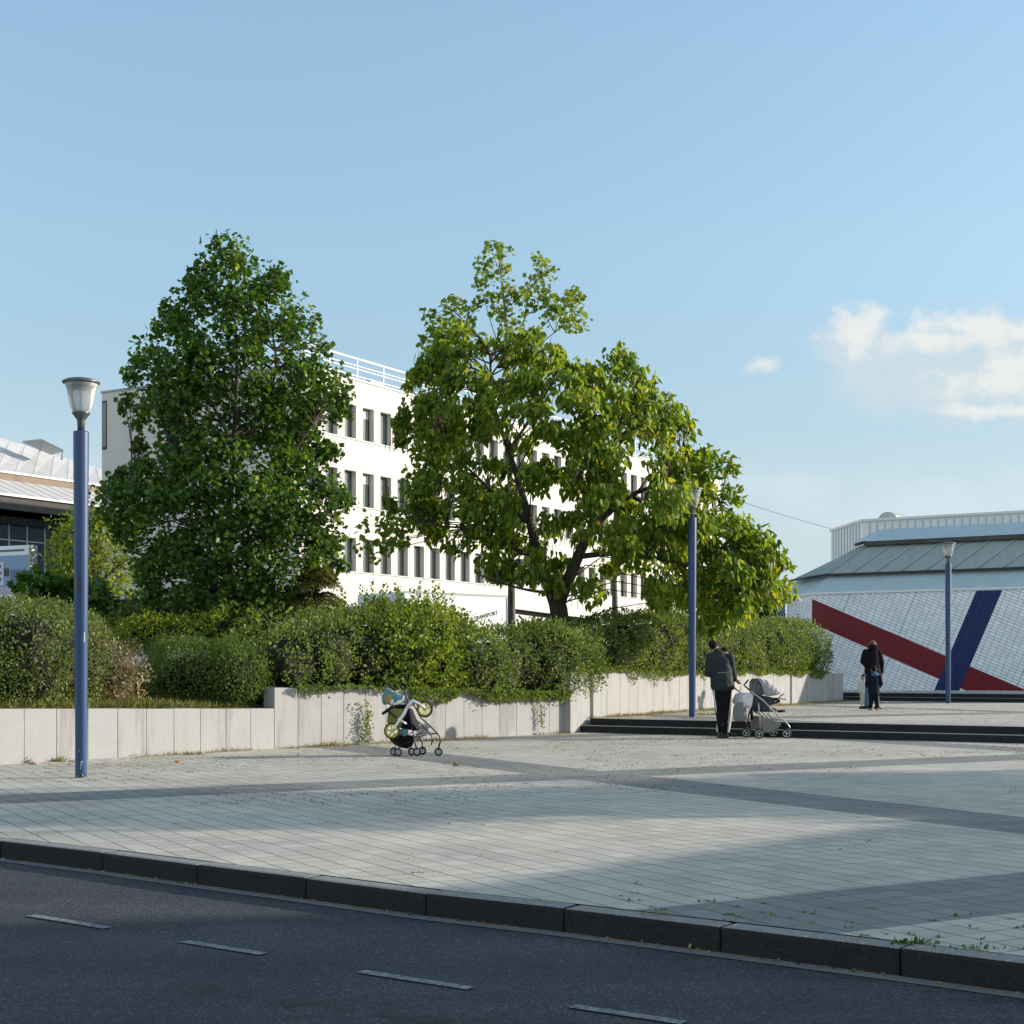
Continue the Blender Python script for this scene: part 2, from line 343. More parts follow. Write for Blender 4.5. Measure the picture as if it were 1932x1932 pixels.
def asphalt():
    m, nt, b = new_mat('asphalt'); g = gpos(nt)
    vo = nt.nodes.new('ShaderNodeTexVoronoi'); vo.inputs['Scale'].default_value = 150; L(nt, g, vo.inputs['Vector'])
    sp = nt.nodes.new('ShaderNodeSeparateColor'); L(nt, vo.outputs['Color'], sp.inputs[0])
    c = ramp(nt, sp.outputs[0], [(0, (.017,.021,.025)), (.55, (.031,.036,.042)), (.88, (.052,.058,.063)), (.98, (.13,.133,.13))])
    c = mixc(nt, 1.0, c, ramp(nt, noise(nt, g, 1.1, 6, .6), [(.3, (.8,.8,.82)), (.7, (1.25,1.22,1.18))]), 'MULTIPLY')
    c = mixc(nt, 1.0, c, ramp(nt, noise(nt, g, 14, 4, .7), [(.3, (.85,.85,.85)), (.7, (1.15,1.15,1.15))]), 'MULTIPLY')
    mt_ = nt.nodes.new('ShaderNodeMapping'); mt_.inputs['Rotation'].default_value = (0,0,R(36.5)); mt_.inputs['Scale'].default_value = (.10, 1.3, 1); L(nt, g, mt_.inputs['Vector'])
    c = mixc(nt, 1.0, c, ramp(nt, noise(nt, mt_.outputs[0], 1.4, 4, .6), [(.35, (.82,.83,.85)), (.65, (1.22,1.2,1.17))]), 'MULTIPLY')
    # dark tyre specks and oil drips
    mp = nt.nodes.new('ShaderNodeMapping'); mp.inputs['Scale'].default_value = (2.2, 9, 1); mp.inputs['Rotation'].default_value = (0,0,R(10)); L(nt, g, mp.inputs['Vector'])
    sp2 = smoothstep(nt, noise(nt, mp.outputs[0], 1.2, 2, .5), .73, .76); c = mixc(nt, mathn(nt, 'MULTIPLY', sp2, .6), c, (.03,.03,.033))
    # one long hairline crack system
    wv = nt.nodes.new('ShaderNodeTexVoronoi'); wv.feature = 'DISTANCE_TO_EDGE'; wv.inputs['Scale'].default_value = .55
    ds = nt.nodes.new('ShaderNodeVectorMath'); ds.operation = 'ADD'
    nn = nt.nodes.new('ShaderNodeTexNoise'); nn.inputs['Scale'].default_value = 5; nn.inputs['Detail'].default_value = 6; L(nt, g, nn.inputs['Vector'])
    sc = nt.nodes.new('ShaderNodeVectorMath'); sc.operation = 'SCALE'; sc.inputs['Scale'].default_value = .35; L(nt, nn.outputs['Color'], sc.inputs[0])
    L(nt, g, ds.inputs[0]); L(nt, sc.outputs[0], ds.inputs[1]); L(nt, ds.outputs[0], wv.inputs['Vector'])
    sx = nt.nodes.new('ShaderNodeSeparateXYZ'); L(nt, g, sx.inputs[0])
    near = smoothstep(nt, mathn(nt, 'ADD', sx.outputs[1], mathn(nt, 'MULTIPLY', sx.outputs[0], .55)), 5.6, 5.0)
    ck = mathn(nt, 'MULTIPLY', mathn(nt, 'LESS_THAN', wv.outputs['Distance'], .02), near)
    c = mixc(nt, mathn(nt, 'MULTIPLY', ck, .8), c, (.012,.012,.013))
    L(nt, c, b.inputs['Base Color']); b.inputs['Roughness'].default_value = .82; b.inputs['Specular IOR Level'].default_value = .35
    bump(nt, b, mathn(nt, 'ADD', vo.outputs['Distance'], mathn(nt, 'MULTIPLY', ck, -2.)), .5, .004)
    return m
M['asphalt'] = asphalt()
def stone(name, c1, c2, speck=.35, streak=0., rough=.85, fine=110):
    m, nt, b = new_mat(name); g = gpos(nt)
    c = mixc(nt, noise(nt, g, 1.6, 6, .65), c1, c2)
    c = mixc(nt, 1.0, c, ramp(nt, noise(nt, g, fine, 2, .7), [(.25, (1-speck,)*3), (.75, (1+speck*.7,)*3)]), 'MULTIPLY')
    if streak:
        mp = nt.nodes.new('ShaderNodeMapping'); mp.inputs['Scale'].default_value = (2.6, 2.6, .35); L(nt, g, mp.inputs['Vector'])
        s = smoothstep(nt, noise(nt, mp.outputs[0], 1.3, 5, .65), .5, .72); c = mixc(nt, mathn(nt, 'MULTIPLY', s, streak), c, tuple(q*.45 for q in c1))
    L(nt, c, b.inputs['Base Color']); b.inputs['Roughness'].default_value = rough; b.inputs['Specular IOR Level'].default_value = .3
    bump(nt, b, noise(nt, g, fine, 3, .7), .35, .004); return m
M['wall'] = stone('wall_concrete', (.32,.32,.315), (.41,.41,.40), .3, .5)
M['wallgap'] = simple('wall_joint', (.10,.085,.07), .9)
def grimy_shaded(name, top1, top2, f1, f2, fine):
    """stone with a trodden clean top and upright faces darkened by grime and painted shade"""
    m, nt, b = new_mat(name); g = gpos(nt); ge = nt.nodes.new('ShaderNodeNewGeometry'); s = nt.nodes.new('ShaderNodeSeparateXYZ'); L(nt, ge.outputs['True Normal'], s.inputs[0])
    up = smoothstep(nt, mathn(nt, 'ADD', s.outputs[2], mathn(nt, 'MULTIPLY', mathn(nt, 'SUBTRACT', noise(nt, g, 12, 4), .5), .5)), .45, .85)  # upright faces coloured darker: part grime, part shade put into the colour
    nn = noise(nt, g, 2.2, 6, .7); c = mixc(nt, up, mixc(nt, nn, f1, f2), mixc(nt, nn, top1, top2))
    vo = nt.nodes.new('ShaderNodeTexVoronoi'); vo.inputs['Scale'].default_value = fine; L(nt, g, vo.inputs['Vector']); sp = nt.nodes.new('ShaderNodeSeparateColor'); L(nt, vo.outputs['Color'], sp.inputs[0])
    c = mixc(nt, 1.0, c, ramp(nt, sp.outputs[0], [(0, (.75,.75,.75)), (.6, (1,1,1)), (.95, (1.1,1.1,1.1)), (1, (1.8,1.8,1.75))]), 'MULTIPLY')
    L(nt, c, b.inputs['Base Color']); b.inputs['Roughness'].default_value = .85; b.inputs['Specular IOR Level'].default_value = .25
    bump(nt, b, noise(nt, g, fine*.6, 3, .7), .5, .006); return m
def smoothstep(nt, v, a, b_):
    n = nt.nodes.new('ShaderNodeMapRange'); n.interpolation_type = 'SMOOTHSTEP'; n.inputs[1].default_value = a; n.inputs[2].default_value = b_
    L(nt, v, n.inputs[0]); return n.outputs[0]
M['kerb'] = grimy_shaded('kerb_granite', (.19,.19,.18), (.29,.285,.27), (.014,.014,.013), (.034,.033,.031), 110)
M['step'] = grimy_shaded('step_stone', (.28,.28,.27), (.40,.40,.38), (.016,.016,.015), (.036,.036,.034), 70)
M['gutter'] = stone('gutter_concrete', (.13,.13,.13), (.20,.20,.195), .5)
def paint():
    m, nt, b = new_mat('road_paint'); g = gpos(nt)
    f = smoothstep(nt, noise(nt, g, 55, 4, .7), .38, .68); c = mixc(nt, f, (.08,.087,.092), (.29,.31,.315))
    L(nt, c, b.inputs['Base Color']); b.inputs['Roughness'].default_value = .7; return m
M['paint'] = paint()
M['soil'] = stone('soil', (.05,.04,.03), (.09,.075,.05), .4)
M['lawn'] = stone('lawn_ground', (.05,.075,.02), (.10,.11,.035), .4)
M['blue'] = simple('blue_pole_paint', (.026,.068,.165), .45, var=.18, scale=9, coat=.1)
M['lampmetal'] = simple('lamp_metal', (.16,.18,.18), .38, .7)
M['chrome'] = simple('bright_metal', (.6,.62,.64), .28, .9, var=.05)
M['white'] = simple('white_render', (.80,.79,.76), .75, var=.04, scale=1.5)
M['whitepaint'] = simple('white_paint', (.78,.79,.79), .45, var=.05)
M['dark'] = simple('dark_frame', (.02,.022,.025), .5)
M['roofgrey'] = simple('roof_metal_grey', (.30,.33,.34), .5, .2)
M['black'] = simple('black_plastic', (.008,.008,.009), .5, spec=.3)
M['blackcloth'] = simple('black_cloth', (.006,.007,.009), .9, bstr=.3, spec=.2)
M['rubber'] = simple('rubber', (.018,.018,.018), .8)
M['silver'] = simple('silver_tube', (.50,.51,.52), .32, .85, var=.05)
M['greycloth'] = simple('grey_cloth', (.34,.34,.34), .9, bstr=.3, bscale=90)
M['bagcloth'] = simple('bag_cloth', (.16,.175,.17), .9, bstr=.3, bscale=80)
M['whitecloth'] = simple('white_cloth', (.70,.71,.74), .9, bstr=.2)
M['lime'] = simple('lime_plastic', (.50,.48,.05), .5)
M['olive'] = simple('olive_cloth', (.19,.20,.045), .85, bstr=.3)
M['skin'] = simple('skin', (.42,.23,.15), .55, var=.05)
M['hairdark'] = simple('dark_hair', (.006,.005,.005), .8, bstr=.6, bscale=120, spec=.2)
M['hairbrown'] = simple('brown_hair', (.13,.05,.022), .6, bstr=.6, bscale=120)
M['coat'] = simple('charcoal_coat', (.020,.025,.029), .75, var=.3, scale=4, bstr=.25, bscale=12, spec=.3)
M['trousers'] = simple('black_trousers', (.006,.007,.010), .8, var=.3, bstr=.2, bscale=12, spec=.2)
M['navy'] = simple('navy_coat', (.005,.010,.024), .85, bstr=.2, bscale=25, spec=.2)
M['jeans'] = simple('blue_jeans', (.06,.13,.28), .85, bstr=.3, bscale=60)
M['palecloth'] = simple('pale_cloth', (.55,.56,.52), .85, bstr=.3, bscale=40)
M['teal'] = simple('teal_cloth', (.10,.24,.27), .85, bstr=.3)
M['ochre'] = simple('ochre_cloth', (.40,.22,.04), .85)
M['shoe'] = simple('black_shoe', (.012,.012,.012), .5)
M['tan'] = simple('tan_shoe', (.42,.20,.10), .6)
M['bark'] = stone('bark', (.045,.035,.025), (.11,.09,.07), .5, .4, fine=35)
M['barkgrey'] = stone('grey_bark', (.13,.13,.12), (.24,.235,.22), .4, .4, fine=35)
M['twig'] = stone('twig', (.05,.04,.02), (.09,.07,.035), .5, fine=50)
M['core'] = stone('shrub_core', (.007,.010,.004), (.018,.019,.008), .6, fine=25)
M['pod'] = simple('seed_pod', (.09,.07,.03), .8)
def glassmat(name, col=(.75,.8,.8), rough=.05, alpha=.35):
    m, nt, b = new_mat(name); b.inputs['Base Color'].default_value = (*col, 1); b.inputs['Roughness'].default_value = rough
    t = nt.nodes.new('ShaderNodeBsdfTransparent'); mx = nt.nodes.new('ShaderNodeMixShader')
    f = nt.nodes.new('ShaderNodeFresnel'); f.inputs[0].default_value = 1.45
    L(nt, mathn(nt, 'ADD', mathn(nt, 'MULTIPLY', f.outputs[0], .8), alpha), mx.inputs[0])
    L(nt, t.outputs[0], mx.inputs[1]); L(nt, b.outputs[0], mx.inputs[2]); L(nt, mx.outputs[0], nt.nodes['Material Output'].inputs[0]); return m
M['lampglass'] = glassmat('lamp_glass', (.72,.74,.72), .12, .28)
def pane(name, c1, c2, rough=.08):
    m, nt, b = new_mat(name); L(nt, mixc(nt, noise(nt, opos(nt), 1.3, 3), c1, c2), b.inputs['Base Color'])
    b.inputs['Roughness'].default_value = rough; b.inputs['Specular IOR Level'].default_value = .7; return m
M['pane'] = pane('window_glass', (.09,.11,.105), (.19,.22,.21), .15)
M['paneblue'] = pane('blue_glass', (.02,.04,.08), (.05,.09,.15), .06)
M['blind'] = simple('blind', (.6,.6,.55), .8)
M['leaf_tulip'] = leafmat('leaf_dark_green', (.035,.09,.016), (.075,.16,.022), (.20,.29,.045), .42, rough=.42)
M['leaf_tulip2'] = leafmat('leaf_light_green', (.13,.21,.035), (.20,.29,.045), (.30,.36,.07), .5)
M['leaf_catalpa'] = leafmat('leaf_catalpa', (.075,.15,.02), (.21,.31,.03), (.46,.45,.055), .5, rough=.45)
M['leaf_hedge'] = leafmat('leaf_hedge', (.075,.13,.03), (.15,.22,.05), (.31,.34,.11), .38, clump=2.5)
M['leaf_privet'] = leafmat('leaf_privet', (.10,.16,.025), (.20,.28,.04), (.32,.37,.07), .42)
M['leaf_grey'] = leafmat('leaf_greygreen', (.08,.125,.038), (.155,.21,.065), (.31,.33,.13), .38, clump=2.)
M['leaf_dark'] = leafmat('leaf_broom', (.06,.11,.025), (.12,.19,.042), (.24,.29,.075), .38)
M['leaf_bright'] = leafmat('leaf_bright', (.12,.19,.02), (.22,.29,.03), (.36,.39,.06), .45)
M['leaf_conifer'] = leafmat('leaf_conifer', (.10,.12,.025), (.18,.19,.035), (.28,.26,.05), .35)
M['leaf_dry'] = leafmat('dry_flower', (.17,.14,.08), (.31,.24,.16), (.52,.42,.32), .3)
M['grass'] = leafmat('grass_blades', (.09,.12,.025), (.17,.19,.05), (.36,.32,.14), .35)
M['drygrass'] = leafmat('dry_grass', (.15,.14,.05), (.27,.23,.10), (.36,.31,.16), .3)
M['litterleaf'] = leafmat('fallen_leaves', (.13,.13,.05), (.22,.18,.08), (.36,.25,.11), .1)
# ------------------------------------------------------------------ ground, road, kerb, plaza, steps
Z1, Z2 = .265, .515
g = MB(); g.quad((-900,-900,-.16),(900,-900,-.16),(900,900,-.16),(-900,900,-.16)); tag(g.build('ground', M['wall']), kind='structure')
g = MB(); g.quad((-60,-34,-.125),(70,-34,-.125),(70,22,-.125),(-60,22,-.125)); tag(g.build('road', M['asphalt']), kind='structure')
KB = [(-20,15.2),(-12,13.9),(-7.6,12.5),(-5.2,11.35),(-4.36,10.8),(-3.59,10.27),(-2.69,9.61),(-1.94,9.01),(-1.19,8.43),(-.465,7.85),(.257,7.36),(.97,6.83),(1.667,6.30),(2.36,5.75),(3.05,5.2),(4.5,4.1),(8,1.4),(16,-4),(40,-20)]
KB = [Vector((a, b, 0)) for a, b in KB]
def offs(poly, d):
    out = []
    for i, p in enumerate(poly):
        t = (poly[min(i+1, len(poly)-1)]-poly[max(i-1, 0)]).normalized(); out.append(p+Vector((-t.y, t.x, 0))*d)
    return out
KI = offs(KB, .15)
pl = MB(); pts = [tuple(p) for p in KI]+[(70,-20,0),(70,75,0),(-60,75,0),(-60,15.2,0)]
pl.add(pts, [tuple(range(len(pts)))]); tag(pl.build('plaza', M['paving']), kind='structure')
def resample(poly, step, s0=0.):
    out = []; L_ = [0.]
    for a, b in zip(poly, poly[1:]): L_.append(L_[-1]+(b-a).length)
    s = s0
    while s < L_[-1]:
        i = max(j for j in range(len(L_)) if L_[j] <= s); i = min(i, len(poly)-2)
        out.append(poly[i].lerp(poly[i+1], (s-L_[i])/(L_[i+1]-L_[i]))); s += step
    return out
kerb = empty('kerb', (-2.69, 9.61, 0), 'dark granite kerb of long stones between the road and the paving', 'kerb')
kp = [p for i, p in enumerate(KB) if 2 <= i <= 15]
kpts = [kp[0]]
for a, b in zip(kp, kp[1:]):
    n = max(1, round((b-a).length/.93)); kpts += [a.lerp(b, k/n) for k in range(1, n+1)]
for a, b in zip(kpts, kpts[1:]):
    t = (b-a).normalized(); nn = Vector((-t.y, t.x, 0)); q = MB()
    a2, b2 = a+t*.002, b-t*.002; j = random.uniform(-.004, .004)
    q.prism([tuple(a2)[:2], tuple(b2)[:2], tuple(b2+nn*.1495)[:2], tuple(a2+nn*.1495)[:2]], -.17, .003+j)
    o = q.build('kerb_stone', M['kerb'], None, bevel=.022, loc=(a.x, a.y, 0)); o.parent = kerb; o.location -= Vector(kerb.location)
q = MB(); ko = offs(KB, -.004); kg = offs(KB, -.11)
for a, b, c, d in zip(ko, ko[1:], kg[1:], kg): q.quad((*a[:2],-.121),(*d[:2],-.121),(*c[:2],-.121),(*b[:2],-.121))
tag(q.build('gutter', M['gutter']), kind='structure')
# dashed lane markings
for (xa, ya), (xb, yb) in (((58,1727),(203,1751)),((345,1776),(497,1800)),((680,1833),(888,1865)),((1078,1898),(1290,1930)),((-190,1694),(-90,1706))):
    def rp(x, y): Y = 1.311*FOC/(y-HOR); return Vector(((x-966)/FOC*Y, Y, -.119))
    a, b = rp(xa, ya), rp(xb, yb); t = (b-a).normalized(); nn = Vector((-t.y, t.x, 0))*.031
    q = MB(); q.quad(a-nn, b-nn, b+nn, a+nn); tag(q.build('road_marking', M['paint']), kind='structure')
# steps
def steps(name, a, dirv, s0, s1, zb, zt, tread=.35):
    """two risers with treads, cut square to the left; joints every 2.05 m"""
    d = Vector((*dirv, 0)).normalized(); nb = Vector((-d.y, d.x, 0)); root = Vector((*a, 0)); h = (zt-zb)/2; out = []
    for k in range(2):
        s = s0+k*.28; q = MB()
        while s < s1:
            e = min(s+2.05, s1)
            p0 = root+d*(s+.004)+nb*(k*tread); p1 = root+d*(e-.004)+nb*(k*tread)
            q.prism([tuple(p0)[:2], tuple(p1)[:2], tuple(p1+nb*.42)[:2], tuple(p0+nb*.42)[:2]], zb-.05, zb+h*(k+1)-.002)
            s = e
        out.append(q)
    return out, root, d, nb
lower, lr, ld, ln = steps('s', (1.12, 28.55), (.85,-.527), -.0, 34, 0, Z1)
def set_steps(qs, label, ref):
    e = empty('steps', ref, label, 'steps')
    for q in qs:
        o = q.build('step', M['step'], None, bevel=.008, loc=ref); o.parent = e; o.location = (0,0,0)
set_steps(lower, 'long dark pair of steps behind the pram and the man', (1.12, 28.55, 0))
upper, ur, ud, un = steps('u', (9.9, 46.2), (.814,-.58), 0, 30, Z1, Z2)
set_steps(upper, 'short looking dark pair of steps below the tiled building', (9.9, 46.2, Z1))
e1 = lr+ln*.70
q = MB(); e0 = e1+ld*34
back1 = ur+un*.45
q.add([(*(e1+ld*.1)[:2],Z1),(*e0[:2],Z1),(*(ur+ud*30+un*.4)[:2],Z1),(*(ur+un*.4-ud*1)[:2],Z1)], [(0,1,2,3)])
tag(q.build('upper_plaza', M['paving']), kind='structure')
q = MB(); a = ur+un*.7
q.add([(*(a-ud*1)[:2],Z2),(*(a+ud*30)[:2],Z2),(60,70,Z2),(5,80,Z2)], [(0,1,2,3)]); tag(q.build('terrace', M['wall']), kind='structure')
# ------------------------------------------------------------------ retaining walls
W1 = [Vector((-7.75,16.86,0)), Vector((-3.65,22.5,0))]
W2 = [Vector((-3.65,22.5,0)), Vector((1.02,28.1,0))]
W3 = [Vector((1.06,28.02,0)), Vector((3.54,33.2,0)), Vector((10.25,45.6,0))]
def wall(label, poly, tops, z0, step, fwd=0., lastcap=False, thick=.26):
    e = empty('retaining_wall', tuple(poly[0]), label, 'wall'); org = Vector(poly[0])
    LL = [0.]
    for a, b in zip(poly, poly[1:]): LL.append(LL[-1]+(b-a).length)
    tot = LL[-1]; n = round(tot/step)
    core = MB(); pan = MB()
    def at(s):
        i = max(j for j in range(len(LL)-1) if LL[j] <= s+1e-6); return poly[i].lerp(poly[i+1], (s-LL[i])/(LL[i+1]-LL[i])), (poly[i+1]-poly[i]).normalized()
    for k in range(n):
        s, e2 = tot*k/n, tot*(k+1)/n
        p, t = at(s+.004); r, _ = at(e2-.004); nb = Vector((-t.y, t.x, 0)); f = -nb*fwd
        t0 = tops[0]+(tops[1]-tops[0])*s/tot; t1 = tops[0]+(tops[1]-tops[0])*e2/tot; jz = random.uniform(-.003,.003); jf = nb*random.uniform(-.002,.002)
        def q4(a, b, d0, d1): return [tuple(a+nb*d0)[:2], tuple(b+nb*d0)[:2], tuple(b+nb*d1)[:2], tuple(a+nb*d1)[:2]]
        pan.prism([(v[0]+f.x+jf.x-org.x, v[1]+f.y+jf.y-org.y) for v in q4(p, r, 0, thick)], z0, [t0+jz, t1+jz, t1+jz, t0+jz])
        core.prism([(v[0]+f.x-org.x, v[1]+f.y-org.y) for v in q4(p+t*(.03 if k == 0 else -.004), r+t*(-.03 if k == n-1 else .004), .014, thick-.02)], z0, [t0-.02, t1-.02, t1-.02, t0-.02])
    e['label'] = label
    pan.build('panelling', M['wall'], e, bevel=.006); core.build('backing', M['wallgap'], e)
    return e
wall('lowest pale concrete wall behind the near blue lamp post', W1, (.755,.612), -.05, .49)
wall('middle pale concrete wall under the hedge, behind the black buggy', W2, (.938,.763), -.05, .49, fwd=.0)
wall('farthest and tallest pale concrete wall behind the pram', W3, (1.17,1.124), -.05, .52, fwd=.06)
# planting bed behind the walls
bed = MB()
def bedstrip(poly, tops, rise, depth, k0=0.):
    n = 24; m = 12; rows = []
    tot = [0.]
    for a, b in zip(poly, poly[1:]): tot.append(tot[-1]+(b-a).length)
    base = len(bed.v); vs = []
    for i in range(n+1):
        s = tot[-1]*i/n; j = max(q for q in range(len(tot)-1) if tot[q] <= s+1e-6)
        p = poly[j].lerp(poly[j+1], min(1, (s-tot[j])/(tot[j+1]-tot[j]))); t = (poly[j+1]-poly[j]).normalized(); nb = Vector((-t.y, t.x, 0))
        for k in range(m+1):
            d = .2+depth*(k/m)**1.5; z = tops[0]+(tops[1]-tops[0])*i/n-.05+min(.55, rise*d)+.03*math.sin(i*1.7+k*2.3)*(k > 0)
            vs.append(tuple(p+nb*d)[:2]+(z,))
    fs = [(i*(m+1)+k, (i+1)*(m+1)+k, (i+1)*(m+1)+k+1, i*(m+1)+k+1) for i in range(n) for k in range(m)]
    bed.add(vs, fs, True)
bedstrip([W1[0], W1[1]+(W1[1]-W1[0]).normalized()*2.4], (.755,.60), .13, 12); bedstrip(W2, (.938,.763), .05, 12); bedstrip(W3, (1.17,1.124), .0, 9)
tag(bed.build('planting_bed', M['lawn']), kind='structure')
# ------------------------------------------------------------------ street lamps
def lamp():
    e = empty('street_lamp', (0,0,0), 'x', 'street lamp', group='blue street lamps on the plaza')
    q = MB(); q.lathe([(.062,0),(.062,.05),(.064,.06),(.086,3.86),(.086,3.88),(.078,3.885)], seg=28); q.build('pole', M['blue'], e)
    q = MB(); q.lathe([(.040,3.885),(.040,3.95),(.043,3.955),(.043,4.0),(.05,4.02),(.09,4.075),(.10,4.085),(.10,4.10),(.09,4.105)], seg=28); q.build('lamp_holder', M['lampmetal'], e)
    q = MB(); q.lathe([(.088,4.10),(.108,4.14),(.128,4.20),(.142,4.27),(.152,4.34),(.165,4.39),(.192,4.425),(.190,4.425),(.162,4.385),(.148,4.34),(.138,4.27),(.124,4.20),(.104,4.14),(.084,4.105)], seg=36, cap=False); q.build('lamp_glass', M['lampglass'], e)
    q = MB(); q.lathe([(.03,4.40),(.135,4.405),(.198,4.42),(.208,4.432),(.205,4.445),(.17,4.462),(.10,4.478),(.001,4.484)], seg=36, cap=False)
    for k in range(14): a = 2*PI*k/14; q.box((.09*math.cos(a), .09*math.sin(a), 4.385), (.07,.006,.05), a)
    q.build('lamp_cap', M['lampmetal'], e)
    q = MB(); q.lathe([(.02,4.10),(.03,4.12),(.026,4.2),(.032,4.27),(.034,4.33),(.02,4.37)], seg=14); q.build('bulb', M['lampglass'], e)
    return e
l0 = lamp(); protos = [l0, copy_tree(l0), copy_tree(l0)]
for o, (px, py, zz, sc, lab) in zip(protos, ((153,1467,0,.995,'tall blue street lamp nearest the road, in front of the lowest wall'), (1306,1353,Z1,1.03,'blue street lamp rising beside the catalpa tree, left of the man'), (1789,1327,Z1,1.03,'blue street lamp standing in front of the tiled building'))):
    Y = (EYE-zz)*FOC/(py-HOR); o.location = ((px-966)/FOC*Y, Y, zz); o.scale = (sc, sc, sc); o['label'] = lab; o.rotation_euler.z = random.uniform(0, 6)
def patch(o, z0, z1, a0, a1, nm, mat):
    q = MB(); n = 6; rr = lambda z: .0645+(.086-.064)*z/3.8+.0012; vs = []
    for z in (z0, z1):
        for i in range(n+1): a = a0+(a1-a0)*i/n; vs.append((rr(z)*math.cos(a), rr(z)*math.sin(a), z))
    q.add(vs, [(i, i+1, n+2+i, n+1+i) for i in range(n)], True); q.build(nm, mat, o)
protos[0].rotation_euler.z = 0
patch(protos[0], 2.10, 2.22, R(228), R(250), 'sticker', simple('old_sticker', (.16,.13,.05), .7)); patch(protos[0], 2.06, 2.25, R(252), R(285), 'faded_patch', simple('faded_paint', (.03,.045,.10), .6))
for z, h, a in ((.13,.06,285),(.17,.02,296),(.10,.025,278),(1.52,.11,312),(.30,.015,262),(.02,.02,300),(.015,.015,250)): patch(protos[0], z, z+h, R(a), R(a+5), 'paint_scuff', M['whitepaint'])
for o in protos:
    q = MB(); q.lathe([(.070,0),(.070,.010),(.062,.013)], seg=28); q.build('base_ring', M['lampmetal'], o)
o = protos[0]; q = MB()
for (a, z, w_, h_) in ((-1.35,.16,.03,.05),(-1.25,.21,.02,.03),(-1.3,.11,.02,.02),(-1.2,2.32,.015,.10),(-1.35,.005,.02,.02)):
    pass
# ------------------------------------------------------------------ white office building with three window bands
CW = Vector((-9.66, 66.6, 0)); dA = Vector((.527,.85,0)).normalized(); dB = Vector((-.85,.527,0)).normalized()
bw = empty('office_building', (CW.x, CW.y, 0), 'white office building with three rows of narrow deep windows behind the trees', 'building')
def WP(t, d, z): return CW+dA*t+dB*d+Vector((0,0,z))-Vector((CW.x, CW.y, 0))      # local to the building
LEN, DEP, TOP = 47.4, 12.8, 15.1
q = MB()
def abox(q, t0, t1, d0, d1, z0, z1):
    vs = [WP(t, d, z) for z in (z0, z1) for t, d in ((t0,d0),(t1,d0),(t1,d1),(t0,d1))]
    q.add(vs, [(3,2,1,0),(4,5,6,7),(1,0,4,5),(2,1,5,6),(3,2,6,7),(0,3,7,4)])
bands = [(12.30, 13.90), (9.10, 10.75), (5.95, 7.55)]
# solid spandrels, proud of the recessed core
zs = [13.90, TOP]; abox(q, 0, LEN, 0, .34, 13.90, TOP); abox(q, 0, LEN, 0, .34, 10.75, 12.30); abox(q, 0, LEN, 0, .34, 7.55, 9.10); abox(q, 0, LEN, 0, .34, 0, 5.95)
abox(q, 0.001, LEN, .345, DEP, 0, TOP-.4)
P0, PIER = 1.41, .52
for z0, z1 in bands:
    n = int((LEN-.5)/P0); abox(q, 0, .45, 0, .34, z0+.002, z1-.002)
    for k in range(n): t = .45+.89+k*P0; abox(q, t, min(t+PIER, LEN), .0, .34, z0+.002, z1-.002)
abox(q, 0.001, .30, .345, DEP, TOP-.4, TOP)
def panels():
    """white cladding with fine panel joints"""
    m, nt, b = new_mat('white_panels'); p = opos(nt); s = nt.nodes.new('ShaderNodeSeparateXYZ'); L(nt, p, s.inputs[0])
    t = mathn(nt, 'ADD', mathn(nt, 'MULTIPLY', s.outputs[0], dA.x), mathn(nt, 'MULTIPLY', s.outputs[1], dA.y)); d = mathn(nt, 'ADD', mathn(nt, 'MULTIPLY', s.outputs[0], dB.x), mathn(nt, 'MULTIPLY', s.outputs[1], dB.y)); z = s.outputs[2]
    def lnn(w, off, size):
        f = mathn(nt, 'FRACT', mathn(nt, 'DIVIDE', mathn(nt, 'SUBTRACT', w, off), size)); dd = mathn(nt, 'MULTIPLY', mathn(nt, 'MINIMUM', f, mathn(nt, 'SUBTRACT', 1., f)), size); return mathn(nt, 'LESS_THAN', dd, .014)
    j = mathn(nt, 'MULTIPLY', lnn(t, .45+.89+PIER/2, P0), mathn(nt, 'LESS_THAN', d, .3))
    left = mathn(nt, 'LESS_THAN', t, .01); jl = mathn(nt, 'MULTIPLY', mathn(nt, 'MAXIMUM', lnn(d, .9, 2.05), lnn(z, 3.0, 3.04)), left); j = mathn(nt, 'MAXIMUM', j, jl)
    f = noise(nt, p, .5, 5); c = mixc(nt, f, (.53,.505,.455), (.60,.575,.52)); c = mixc(nt, mathn(nt, 'MULTIPLY', j, .6), c, (.35,.36,.36)); L(nt, c, b.inputs['Base Color']); b.inputs['Roughness'].default_value = .7; return m
q.build('wall', panels(), bw)
q = MB(); abox(q, -.05, LEN+.02, -.05, .40, TOP+.003, TOP+.09); abox(q, -.05, .30, .41, DEP+.05, TOP+.003, TOP+.09)
for z0, z1 in bands: abox(q, .4, LEN, -.045, .05, z0-.06, z0-.002)
q.build('coping', M['roofgrey'], bw)
q = MB()
for k in range(22): t = .3+k*2.1; abox(q, t, t+.06, .2, .26, TOP+.09, TOP+1.12)
for z in (TOP+.28, TOP+.62, TOP+.78, TOP+1.1): abox(q, .3, LEN-2, .205, .255, z, z+(.07 if z > TOP+1 else .03))
q.build('roof_railing', M['whitepaint'], bw)
for a_ in ((8.2,9.4,2.2,3.2,TOP-.4,TOP+.95),(13.2,15.4,1.8,3.0,TOP-.4,TOP+.42),(20,23,4,7,TOP-.4,TOP+.9)): q = MB(); abox(q, *a_); q.build('roof_unit', M['roofgrey'], bw)
